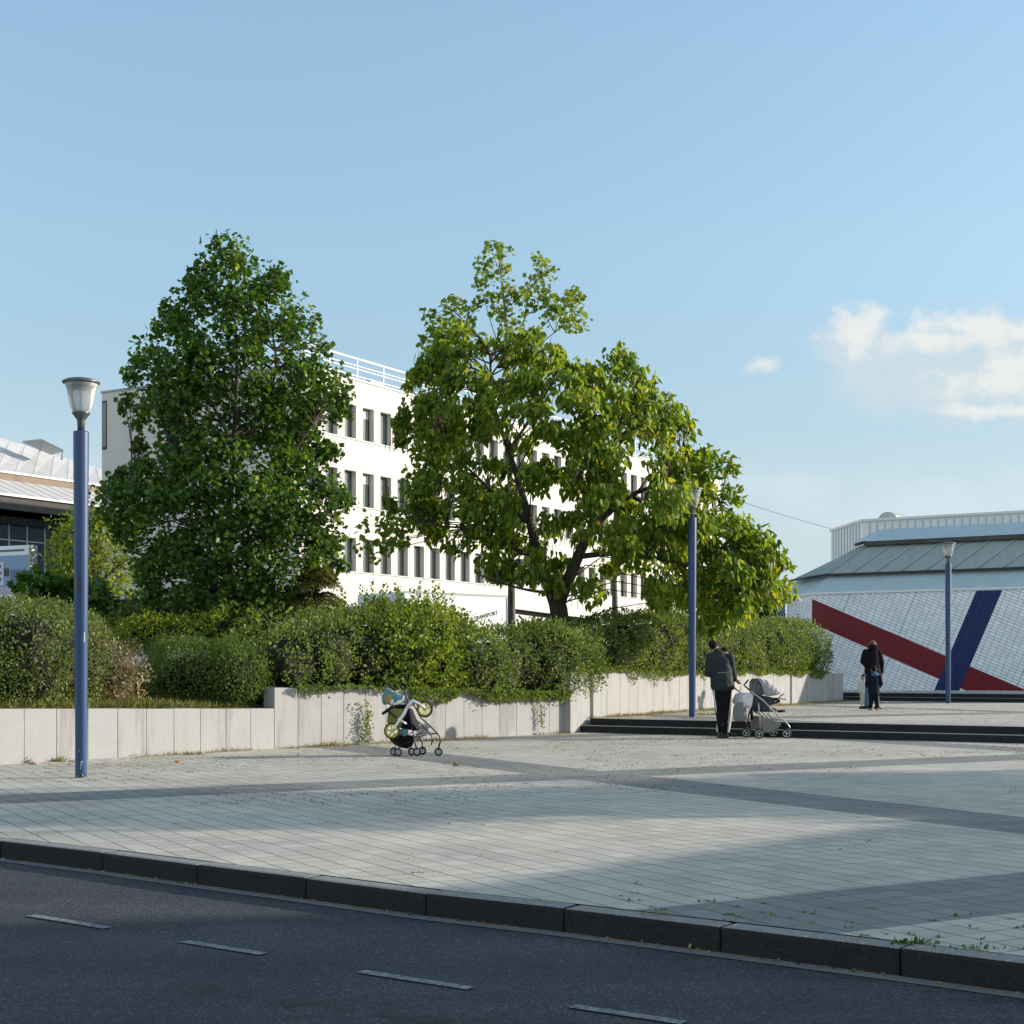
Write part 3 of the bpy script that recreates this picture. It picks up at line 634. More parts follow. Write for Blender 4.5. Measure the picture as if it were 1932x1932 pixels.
# windows: every one a frame with its pane
fm = MB(); pm = MB(); bl = MB()
W_, H_ = .885, 1.62
for (c, d) in (((.0225,0,H_/2),(.045,.05,H_)),((W_-.0225,0,H_/2),(.045,.05,H_)),((W_/2,0,.0225),(W_-.09,.05,.045)),((W_/2,0,H_-.0225),(W_-.09,.05,.045))): fm.box(c, d)
pm.box((W_/2,.012,H_/2),(W_-.09,.01,H_-.09)); bl.box((W_/2,-.002,H_-.26),(W_-.10,.008,.42))
fme, pme, bme = fm.mesh('window'), pm.mesh('pane'), bl.mesh('blind'); fme.materials.append(M['dark']); pme.materials.append(M['pane']); bme.materials.append(M['blind'])
ang = math.atan2(dA.y, dA.x); cnt = 0
for bi, (z0, z1) in enumerate(bands):
    for k in range(33):
        t = .452+k*P0; f = bpy.data.objects.new('window', fme); link(f, bw); f.location = WP(t, .30, z0+.0); f.rotation_euler.z = ang
        f.scale.z = (z1-z0-.004)/H_; f.location.z += .002
        p = bpy.data.objects.new('pane', pme); link(p, f)
        if (k*7+bi*5) % 6 in ((0, 3) if bi == 0 else (2,)): b = bpy.data.objects.new('blind', bme); link(b, f)
q = MB(); abox(q, -.01, .08, 12.44, 12.79, 12.25, 14.7); o = q.build('window', M['dark'], bw); q = MB(); abox(q, -.03, -.012, 12.50, 12.73, 12.4, 14.6); q.build('pane', M['pane'], o)
# low annexe in front of the ground floor
# ------------------------------------------------------------------ truck parked in front of it
tr = empty('truck', (-1.05, 45, .3), 'white box truck parked behind the hedge, dark lettering on its side', 'truck')
q = MB(); q.box((-1.75, 0, 1.85), (3.9, 2.3, 2.62)); q.build('cargo_box', M['whitepaint'], tr, bevel=.03)
q = MB(); q.add([(-5.5,-1.05,.5),(-3.75,-1.05,.5),(-3.75,1.05,.5),(-5.5,1.05,.5),(-5.5,-1.05,1.7),(-3.75,-1.05,2.72),(-3.75,1.05,2.72),(-5.5,1.05,1.7),(-4.9,-1.0,2.72),(-4.9,1.0,2.72)],
    [(3,2,1,0),(0,1,5,8,4),(2,3,7,9,6),(1,2,6,5),(0,4,7,3),(4,8,9,7),(8,5,6,9)]); q.build('cab', simple('cab_paint', (.25,.33,.38), .4), tr, bevel=.03)
q = MB(); q.box((-4.4,-1.06,2.1), (.7,.03,.55)); q.build('cab_window', M['paneblue'], tr)
for x in (-4.7, -.9):
    for s in (-1, 1):
        q = MB(); q.lathe([(.01,-.12),(.30,-.12),(.37,-.09),(.38,0),(.37,.09),(.30,.12),(.01,.12)], (x, s*.98, .40), 24, Matrix.Rotation(R(90), 3, 'X')); wq = q.build('wheel', M['rubber'], tr)
        q = MB(); q.lathe([(.01,-.13),(.2,-.13),(.21,.13),(.01,.13)], (x, s*.98, .40), 20, Matrix.Rotation(R(90), 3, 'X')); q.build('rim', M['silver'], wq)
tr.rotation_euler.z = math.atan2(.66,.75)
q = MB(); q.box((-1.75,-1.156,3.15),(3.9,.02,.06)); q.box((.185,-1.156,1.85),(.05,.02,2.5)); q.build('edge_rail', M['roofgrey'], tr)
tx = text_mesh('lettering', 'TRANSPORT', .17, M['dark'], tr, .003, (-1.12, -1.158, 2.38), (R(90), R(-13), 0), .25, 1.0)
# dark shelter frame right of it
sh = empty('bike_shelter', (.9, 46, .4), 'dark metal shelter frame beside the catalpa trunk behind the hedge', 'shelter')
q = MB()
for x in (-.7, .75, 1.5): 
    for y in (-.8, .8): q.box((x, y, 1.15), (.07,.07,2.3))
q.build('post', M['dark'], sh)
q = MB(); q.add([(-.8,-1.0,2.62),(1.65,-1.0,2.30),(1.65,1.0,2.30),(-.8,1.0,2.62),(-.8,-1.0,2.70),(1.65,-1.0,2.38),(1.65,1.0,2.38),(-.8,1.0,2.70)], [(3,2,1,0),(4,5,6,7),(0,1,5,4),(1,2,6,5),(2,3,7,6),(3,0,4,7)])
q.build('roof', M['dark'], sh)
q = MB(); q.box((.5, .9, 1.3), (2.3, .04, 2.0)); q.tube([(-.7,-.85,2.5),(.7,-.85,1.2)], .03); q.tube([(.7,-.85,2.3),(1.5,-.85,1.2)], .03); q.build('back_panel', M['dark'], sh)
# ------------------------------------------------------------------ building with metal roofs on the left
A = Vector((-17.2, 50, 0)); HS = 1.62; lb = empty('hall', (A.x*HS, A.y*HS, EYE*(1-HS)), 'long hall with pale ribbed metal roofs and dark glazing, at the left edge', 'building')
def LP(t, d, z): return (dA*t+dB*d+Vector((0,0,z)))*HS
def lbox(q, t0, t1, d0, d1, z0, z1):
    vs = [LP(t, d, z) for z in (z0, z1) for t, d in ((t0,d0),(t1,d0),(t1,d1),(t0,d1))]
    q.add(vs, [(3,2,1,0),(4,5,6,7),(1,0,4,5),(2,1,5,6),(3,2,6,7),(0,3,7,4)])
woodgrey = stone('weathered_board', (.06,.06,.057), (.12,.118,.11), .3, .6, fine=20); woodtan = stone('tan_board', (.20,.155,.115), (.31,.25,.19), .2, .4, fine=20)
T0, T1_ = -22, 12
q = MB(); lbox(q, T0, T1_, .25, .45, 6.75, 7.25); q.build('fascia', woodgrey, lb)
hallblack = simple('hall_black', (.006,.006,.007), .9, spec=.1)
q = MB(); lbox(q, T0, T1_, 1.9, 12, 0, 7.5); q.build('wall', hallblack, lb)
q = MB(); lbox(q, T0, T1_, .46, 1.89, 7.0, 7.1); q.build('soffit', hallblack, lb)
q = MB(); lbox(q, T0, T1_, 1.45, 1.8, 6.42, 6.66); q.build('beam', woodgrey, lb)
roofm = simple('ribbed_roof', (.60,.59,.56), .55, .1, var=.2, scale=.8)
def roof(q, e0, e1, r0, r1, n, h=.05):
    """roof plane from eave e0-e1 to ridge r0-r1 with standing ribs"""
    th = Vector((0,0,-.12))
    for k in range(n):
        a0_, a1_, b0_, b1_ = e0.lerp(e1, k/n), e0.lerp(e1, (k+1)/n), r0.lerp(r1, k/n), r0.lerp(r1, (k+1)/n); q.add([a0_,a1_,b1_,b0_,a0_+th,a1_+th,b1_+th,b0_+th], [(0,1,2,3),(7,6,5,4),(4,5,1,0),(6,7,3,2)])
    for k in range(1, n):
        a = e0.lerp(e1, k/n); b = r0.lerp(r1, k/n); t = (e1-e0)*0+(e1-e0).normalized()*.03; up = Vector((0,0,h))
        q.add([a-t, a+t, b+t, b-t, a-t+up, a+t+up, b+t+up, b-t+up], [(3,2,1,0),(4,5,6,7),(0,1,5,4),(1,2,6,5),(2,3,7,6),(3,0,4,7)])
_pa = P(0,826,60)-A; _pb = P(191,885,64.5)-A; _D = _pb-_pa
q = MB(); roof(q, LP(T0,.15,7.27), LP(T1_,.15,7.27), LP(T0,2.24,8.06), LP(T1_,2.24,8.06), 60, .025)
roof(q, LP(T0,2.2,8.38), LP(T1_+3,2.2,8.38), (_pa-_D*4)*HS, (_pb+_D*1.5)*HS, 46, .015); q.build('roof', roofm, lb)
q = MB(); lbox(q, T0, T1_+2, 2.25, 2.45, 8.03, 8.34); q.build('upper_fascia', woodtan, lb)
q = MB()
for k in range(42): t = T0+.3+k*.8; lbox(q, t, t+.035, 1.80, 1.89, .5, 6.42)
for z in (5.85, 4.4, 2.9): lbox(q, T0, T1_, 1.815, 1.885, z, z+.04)
q.build('mullion', M['whitepaint'], lb)
q = MB(); lbox(q, T0+.1, T1_-.1, 1.84, 1.87, .5, 6.42); q.build('glazing', M['paneblue'], lb)
A0_ = Vector(lb.location)
q = MB(); a = P(42,835,94)-A0_; b = P(78,831,92)-A0_; c = P(120,852,92)-A0_; d = P(96,858,94)-A0_; u = Vector((0,0,.1))
q.add([a,b,c,d,a+u,b+u,c+u,d+u], [(0,1,2,3),(7,6,5,4),(0,4,5,1),(1,5,6,2),(2,6,7,3),(3,7,4,0)])
q.tube([P(79,831,92)-A0_, P(75,852,92)-A0_], .06); q.tube([P(119,853,92)-A0_, P(116,868,92)-A0_], .06); q.build('roof_hatch', M['roofgrey'], lb)
# ------------------------------------------------------------------ site notice board
bd = empty('notice_board', (-12.72, 36.5, .6), 'large white notice board with a picture of the site, left edge', 'sign')
ax = Vector((.90,-.43,0)).normalized(); rot = Matrix.Rotation(math.atan2(ax.y, ax.x), 3, 'Z')
bd.rotation_euler.z = math.atan2(ax.y, ax.x)
q = MB(); q.box((-.8,.11,1.95), (3.4,.22,3.5)); q.build('board', M['whitepaint'], bd, bevel=.01)
q = MB(); q.box((.92,.11,1.9), (.04,.25,3.6)); q.build('side_post', M['roofgrey'], bd)
def fl(x0, z0, x1, z1, c, y=-.004, nm=None):
    q = MB(); q.box(((x0+x1)/2, y, (z0+z1)/2), (x1-x0, .008, z1-z0)); return q, c
pic = MB(); pic.box((-.78,-.006,2.98), (3.3,.01,.96)); po = pic.build('picture', simple('print_sky', (.22,.33,.48), .6), bd)
def piece(nm, col, boxes, y):
    q = MB()
    for x0, z0, x1, z1 in boxes: q.box(((x0+x1)/2, y, (z0+z1)/2), (x1-x0, .006, z1-z0))
    q.build(nm, simple('print_'+nm, col, .6, var=.05), po)
piece('printed_facade', (.55,.58,.65), [(-.62,2.72,.08,3.30),(-1.9,2.6,-.75,3.1)], -.015)
piece('printed_windows', (.03,.10,.16), [(-.52,3.16,.0,3.23),(-.52,3.0,.0,3.07),(-.52,2.84,.0,2.91)], -.021)
piece('printed_ground', (.38,.40,.42), [(-2.4,2.51,.82,2.68)], -.015)
piece('printed_glasshouse', (.12,.16,.25), [(.30,2.74,.82,3.1)], -.015)
piece('printed_shrubs', (.05,.06,.04), [(-2.3,2.54,-.35,2.76),(.1,2.95,.25,3.14)], -.027)
q = MB()
for x0, x1, z in ((-2.3,-1.2,3.58),(-1.1,-.2,3.59),(-.1,.75,3.58),(-2.2,-1.6,1.72),(-1.4,-.3,1.72),(-2.2,-1.0,1.45),(-2.2,-.4,1.2),(-2.2,-1.2,.98),(-.6,.1,2.30),(.25,.7,2.30),(-1.8,-1.2,2.3),(-2.2,.7,1.85)):
    q.box(((x0+x1)/2,-.005,z), (x1-x0,.008,.035 if z < 3 else .05))
q.build('print_lines', simple('print_ink', (.12,.13,.16), .7), bd)
q = MB(); q.ring((-.15,-.006,2.1), .07, .014, 20, 6, Matrix.Rotation(R(90),3,'X')); q.box((-.7,-.006,2.08),(.07,.01,.16)); q.box((.42,-.006,2.1),(.12,.01,.10)); q.build('print_emblem', simple('print_emblem', (.15,.12,.13), .7), bd)
# corrugated hut behind the shrubs
ht = empty('hut', P(225, 1222, 31), 'small pale blue corrugated hut with dark flat roof between the left shrubs', 'hut')
q = MB()
for k in range(22): q.box((-.85+k*.08, 0, .35), (.045,.06,1.1))
q.box((.0,.05,.35), (1.8,.05,1.1)); q.build('wall', simple('hut_blue', (.34,.46,.50), .5), ht)
q = MB(); q.box((.1,.45,.97), (2.3,1.3,.09)); q.box((-.2,.35,.88),(1.9,1.2,.05)); q.build('roof', M['dark'], ht, bevel=.01)
# ------------------------------------------------------------------ tiled building on the right
CT = Vector((10.65, 52.0, 0)); dT = Vector((.85,-.527,0)).normalized(); nT = Vector((.527,.85,0)).normalized()
tb = empty('tiled_building', (CT.x, CT.y, Z2), 'low white tiled building with red and blue stripes and a green metal roof', 'building')
tb.rotation_euler.z = math.atan2(dT.y, dT.x); ZB = Z2
# local axes: x along the wall, y into the building, z up
WT = 3.90-ZB
def tiles(name, col, grout):
    m, nt, b = new_mat(name); p = opos(nt); s = nt.nodes.new('ShaderNodeSeparateXYZ'); L(nt, p, s.inputs[0])
    a = R(-22.5); x, z = s.outputs[0], s.outputs[2]
    u = mathn(nt, 'ADD', mathn(nt, 'MULTIPLY', x, math.cos(a)), mathn(nt, 'MULTIPLY', z, math.sin(a)))
    v = mathn(nt, 'SUBTRACT', mathn(nt, 'MULTIPLY', z, math.cos(a)), mathn(nt, 'MULTIPLY', x, math.sin(a)))
    def ln_(w, size, wd):
        f = mathn(nt, 'FRACT', mathn(nt, 'DIVIDE', w, size)); d = mathn(nt, 'MULTIPLY', mathn(nt, 'MINIMUM', f, mathn(nt, 'SUBTRACT', 1., f)), size)
        return mathn(nt, 'LESS_THAN', d, wd)
    j = mathn(nt, 'MAXIMUM', ln_(u, .215, .0065), ln_(v, .105, .0065))
    j2 = mathn(nt, 'MAXIMUM', j, mathn(nt, 'MULTIPLY', ln_(u, 2.15, .014), 1.))
    fu = mathn(nt, 'FLOOR', mathn(nt, 'DIVIDE', u, .215)); fv = mathn(nt, 'FLOOR', mathn(nt, 'DIVIDE', v, .105))
    cc = nt.nodes.new('ShaderNodeCombineXYZ'); L(nt, fu, cc.inputs[0]); L(nt, fv, cc.inputs[1]); wn = nt.nodes.new('ShaderNodeTexWhiteNoise'); L(nt, cc.outputs[0], wn.inputs['Vector'])
    c = mixc(nt, wn.outputs['Value'], tuple(q*.9 for q in col), tuple(min(1, q*1.06) for q in col))
    c = mixc(nt, noise(nt, p, 1.1, 5), mixc(nt, 1., c, (.86,.86,.86), 'MULTIPLY'), c)
    c = mixc(nt, j2, c, grout); L(nt, c, b.inputs['Base Color']); b.inputs['Roughness'].default_value = .4; b.inputs['Specular IOR Level'].default_value = .3
    bump(nt, b, j2, -.3, .003); return m
M['tile_w'] = tiles('white_tile', (.92,.95,.98), (.20,.25,.27)); M['tile_r'] = tiles('red_tile', (.20,.008,.016), (.09,.035,.035)); M['tile_b'] = tiles('blue_tile', (.010,.022,.12), (.035,.05,.10))
LT = 15.
def tbx(x0, x1, y0, y1, z0, z1, q): q.box(((x0+x1)/2,(y0+y1)/2,(z0+z1)/2), (x1-x0,y1-y0,z1-z0))
# side turned away at an angle: local coordinates of its far end
fe = Vector((10.25, 54.6, 0))-CT; fx, fy = fe.dot(dT), fe.dot(nT)
q = MB(); q.add([(0,0,0),(LT,0,0),(LT,0,WT),(0,0,WT),(fx,fy,0),(fx,fy,WT),(fx,fy+8,0),(fx,fy+8,WT)], [(0,1,2,3),(4,0,3,5),(6,4,5,7)]); q.build('wall', M['tile_w'], tb)
def tw(px, py):
    """a point of the tiled wall measured on the photograph (zoom pixels of the right part), as wall coordinates"""
    vx, vy = 1481.5+px*.2557, 925.9+py*.2557; r = (vx-966)/FOC
    t = (r*CT.y-CT.x)/(dT.x-r*dT.y); Y = CT.y+dT.y*t; return t, EYE+(HOR-vy)/FOC*Y-ZB
def stripe(name, pts, mat, y, th=.004):
    """flat tiles set just proud of the wall"""
    ps = []
    for a in pts: ps.append(tw(*a))
    n = len(ps); vs = [(x, -y, z) for x, z in ps]+[(x, -y+th-.001, z) for x, z in ps]
    q = MB(); q.add(vs, [tuple(range(n)), tuple(range(n, 2*n))[::-1]]+[(i, i+n, (i+1) % n+n, (i+1) % n) for i in range(n)]); return q.build(name, mat, tb)
xe, ze = tw(1763,1465); sl = .42
r1, r2, r3, r4 = tw(199,798), tw(1763,1465), tw(1335,1475), tw(199,980)
k1 = (r2[1]-r1[1])/(r2[0]-r1[0])
q = MB(); zb_ = .02; xr = r1[0]+(zb_-r1[1])/k1; x4 = r4[0]+(zb_-r4[1])/k1
vs = [(0.004,r1[1]),(xr,zb_),(x4,zb_),(0.004,r4[1])]; y = .004
q.add([(a,-y,b) for a, b in vs]+[(a,-.001,b) for a, b in vs], [(0,3,2,1),(4,5,6,7),(0,1,5,4),(1,2,6,5),(2,3,7,6),(3,0,4,7)]); q.build('red_stripe', M['tile_r'], tb)
b1, b2, b3, b4 = tw(1410,735), tw(1602,730), tw(1285,1475), tw(1100,1475)
vs = [(b1[0],WT-.03),(b2[0],WT-.03),(b3[0],.02),(b4[0],.02)]; q = MB()
q.add([(a,-.008,b) for a, b in vs]+[(a,-.0045,b) for a, b in vs], [(0,3,2,1),(4,5,6,7),(0,1,5,4),(1,2,6,5),(2,3,7,6),(3,0,4,7)]); q.build('blue_stripe', M['tile_b'], tb)
q = MB(); tbx(-.02, LT, -.05, .2, WT+.002, WT+.07, q)
th = math.atan2(fy, fx); q.box((fx/2,fy/2,WT+.035), (math.hypot(fx,fy),.12,.066), th); q.build('coping', M['whitepaint'], tb)
bluegrey = simple('blue_grey_sheet', (.44,.55,.56), .5, .1, var=.12, scale=1.2)
def verdigris():
    m, nt, b = new_mat('green_metal_roof'); p = opos(nt)
    mp = nt.nodes.new('ShaderNodeMapping'); mp.inputs['Scale'].default_value = (5,1,1.0); mp.inputs['Rotation'].default_value = (0, R(-25), 0); L(nt, p, mp.inputs['Vector'])
    c = mixc(nt, noise(nt, mp.outputs[0], 1.4, 5), (.25,.30,.27), (.41,.455,.41)); L(nt, c, b.inputs['Base Color']); b.inputs['Roughness'].default_value = .5; b.inputs['Metallic'].default_value = .15; return m
M['verdi'] = verdigris()
def loc(px, py, Y):
    """world point from the photograph and a distance, in this building's frame"""
    v = P(1481.5+px*.2557, 925.9+py*.2557, Y)-CT-Vector((0,0,ZB)); return Vector((v.dot(dT), v.dot(nT), v.z))
# lower sloping skirt
s0, s1 = Vector((0.0,.05,WT+.07)), Vector((LT,.05,WT+.07)); t0, t1 = Vector((.55,.75,WT+.80)), Vector((LT,.75,WT+.80))
fl_, ft = Vector((fx,fy,WT+.07)), Vector((fx+.35,fy+.2,WT+.82))
q = MB(); q.add([s0,s1,t1,t0], [(0,1,2,3)]); q.add([fl_,s0,t0,ft], [(0,1,2,3)]); q.add([t0,t1,Vector((LT,2,WT+.72)),Vector((.55,2,WT+.72))], [(0,1,2,3)]); q.build('lower_skirt', bluegrey, tb)
# green sloping panels with standing seams
g0, g1 = Vector((.42,.55,WT+.76)), Vector((LT,.55,WT+.76)); h0, h1 = Vector((1.50,1.85,WT+1.86)), Vector((LT,1.85,WT+1.86))
gl, hl = Vector((fx+.15,fy-.1,WT+.64)), Vector((.95,2.3,WT+1.80))
q = MB(); q.add([g0,g1,h1,h0], [(0,1,2,3)]); q.add([gl,g0,h0,hl], [(0,1,2,3)]); q.build('green_roof', M['verdi'], tb)
q = MB(); k = 0
while .42+k*.87 < LT-1.2:
    a = Vector((.42+k*.87,.52,WT+.78)); b = Vector((1.50+k*.87,1.82,WT+1.88)); q.tube([a, b], .022, 5); k += 1
for j in range(1, 6): q.tube([gl.lerp(g0, j/6)+Vector((0,-.02,.02)), hl.lerp(h0, j/6)+Vector((0,-.02,.02))], .016, 5)
q.build('roof_seam', bluegrey, tb)
q = MB(); tbx(.40, LT, .45, .56, WT+.69, WT+.755, q); q.tube([gl+Vector((-.03,-.05,0)), g0+Vector((0,-.06,-.02))], .04, 6); q.build('gutter', M['dark'], tb)
q = MB(); tbx(1.35, LT, 1.62, 1.78, WT+1.80, WT+1.95, q); q.tube([hl+Vector((-.1,-.1,.1)), h0+Vector((-.1,-.1,.08))], .06, 6); q.build('upper_gutter', woodgrey, tb)
q = MB(); a0, a1, a2, a3 = Vector((1.3,1.6,WT+1.96)), Vector((LT,1.6,WT+1.96)), Vector((LT,2.6,WT+2.45)), Vector((1.95,2.6,WT+2.45))
al, a4 = hl+Vector((-.2,-.05,.17)), hl+Vector((.5,.5,.62)); q.add([a0,a1,a2,a3], [(0,1,2,3)]); q.add([al,a0,a3,a4], [(0,1,2,3)]); q.build('upper_skirt', bluegrey, tb)
# ribbed attic
zc = 6.95-ZB; k0 = loc(570,228,56); kx, ky = k0.x, k0.y; kz = k0.z
ll = loc(337,300,60); q = MB()
q.add([(kx,ky,0.5),(LT,ky,.5),(LT,ky,kz),(kx,ky,kz),(ll.x,ll.y,.5),(ll.x,ll.y,ll.z),(ll.x,ll.y+6,.5),(ll.x,ll.y+6,ll.z)], [(0,1,2,3),(4,0,3,5),(6,4,5,7)]); 
am = simple('attic_sheet', (.85,.87,.85), .6, var=.06, scale=1.5); at_ = q.build('attic', am, tb); q = MB(); k = 1
while kx+k*.29 < LT: tbx(kx+k*.29-.014, kx+k*.29+.014, ky-.03, ky-.001, WT+2.0, kz-.06, q); k += 1
av = Vector((ll.x-kx, ll.y-ky, 0)); an = math.atan2(av.y, av.x); nn = int(av.length/.36)
for j in range(1, nn): c = Vector((kx,ky,0))+av*(j/nn); q.box((c.x,c.y,(WT+kz+1.2)/2), (.04,.07,kz-WT-1.2-.1), an)
q.build('ribbing', bluegrey, at_)
q = MB(); tbx(kx-.05, LT, ky-.07, ky+.15, kz+.002, kz+.09, q); c = Vector((kx,ky,0))+av*.5; q.box((c.x,c.y,kz+.045), (av.length,.16,.085), an)
q.add([(kx,ky+.15,kz),(LT,ky+.15,kz),(LT,ky+8,kz),(ll.x,ll.y+6,kz)], [(0,1,2,3)]); q.build('attic_coping', M['whitepaint'], tb)
vt = loc(690,225,59); q = MB(); n = 14; r_ = .62
for s in (0, 1): pass
prof = [(vt.x-.05+.80*.5*(1-math.cos(PI*i/n)), vt.z-.1+.46*math.sin(PI*i/n)**.8) for i in range(n+1)]
vs = [(x, vt.y, z) for x, z in prof]+[(x+.15, vt.y+1.1, z) for x, z in prof]; m_ = n+1
q.add(vs, [tuple(range(m_)), tuple(range(m_, 2*m_))[::-1]]+[(i, i+m_, (i+1) % m_+m_, (i+1) % m_) for i in range(m_)]); q.build('roof_vent', M['verdi'], tb)
# far blue poles, a pale low roof, a wire
def pole_thing(px, py0, py1, Y, r, label, cat='pole'):
    z0 = Z2-.3; b = P(px, py0, Y); t = P(px, py1, Y); e = empty('blue_pole', (b.x, b.y, z0), label, cat)
    q = MB(); q.lathe([(r,0),(r,t.z-z0-.06),(r*.8,t.z-z0)], seg=16); q.build('pole_shaft', M['blue'], e)
    q = MB(); q.lathe([(r*1.25,t.z-z0-.05),(r*1.3,t.z-z0+.01),(r*.5,t.z-z0+.05)], seg=16); q.build('pole_cap', M['lampmetal'], e)
pole_thing(1370, 1180, 1098, 52, .10, 'slim blue pole in front of the far end of the office building')
pole_thing(1474, 1180, 1128, 50, .13, 'thick blue pole between the catalpa leaves and the tiled building')
lr_ = empty('shed', P(1400, 1190, 50), 'low shed with a pale flat roof just over the hedge, under the catalpa', 'shed')
q = MB(); q.box((0,0,-.2), (2.0,2.2,.8)); q.build('wall', M['white'], lr_)
q = MB(); q.box((-.05,0,.245), (2.4,2.5,.07)); q.build('roof', M['whitepaint'], lr_)
q = MB(); pa, pb = P(1400,947,60), P(1569,998,60.0)
q.tube([pa.lerp(pb, i/12)+Vector((0,0,-.03*math.sin(PI*i/12))) for i in range(13)], .008, 5)
tag(q.build('overhead_cable', M['dark']), 'thin dark cable running from the catalpa crown to the tiled building', 'cable')
# ------------------------------------------------------------------ the other side of the road: what stands towards the sun, to the right of the picture
ob = empty('apartment_building', (30, 14, -.12), 'tall pale apartment block across the road, outside the picture on the right', 'building')
q = MB()
def bb(q, pts, z1): q.prism([(x-30, y-14) for x, y in pts], 0, z1)
bb(q, [(30,-40),(48,-40),(46,13.3),(30,13.15)], 12.6); bb(q, [(30,13.16),(46,13.31),(46,13.6),(30,13.5)], 9.0); bb(q, [(30,13.51),(46,13.61),(46,14.6),(30,14.25)], 12.6)
q.build('wall', M['white'], ob)
for k in range(8):
    for j in range(4):
        q = MB(); q.box((-.03, -4-k*5.5, 2+j*2.9), (.05,1.4,1.5)); w2 = q.build('window', M['dark'], ob); q = MB(); q.box((-.06, -4-k*5.5, 2+j*2.9), (.01,1.25,1.35)); q.build('pane', M['pane'], w2)
ob2 = empty('shop_building', (21.8, 12.5, -.12), 'lower flat roofed block across the road, outside the picture on the right', 'building')
q = MB(); pts = [(21.8,12.5),(36,6),(40,14.5),(26.4,17.2)]; q.prism([(x-21.8, y-12.5) for x, y in pts], 0, 6.5); q.build('wall', M['white'], ob2)
q = MB(); q.box((1.6,1.6,1.4), (.05,1.2,2.2), R(45)); q.build('door', M['dark'], ob2)
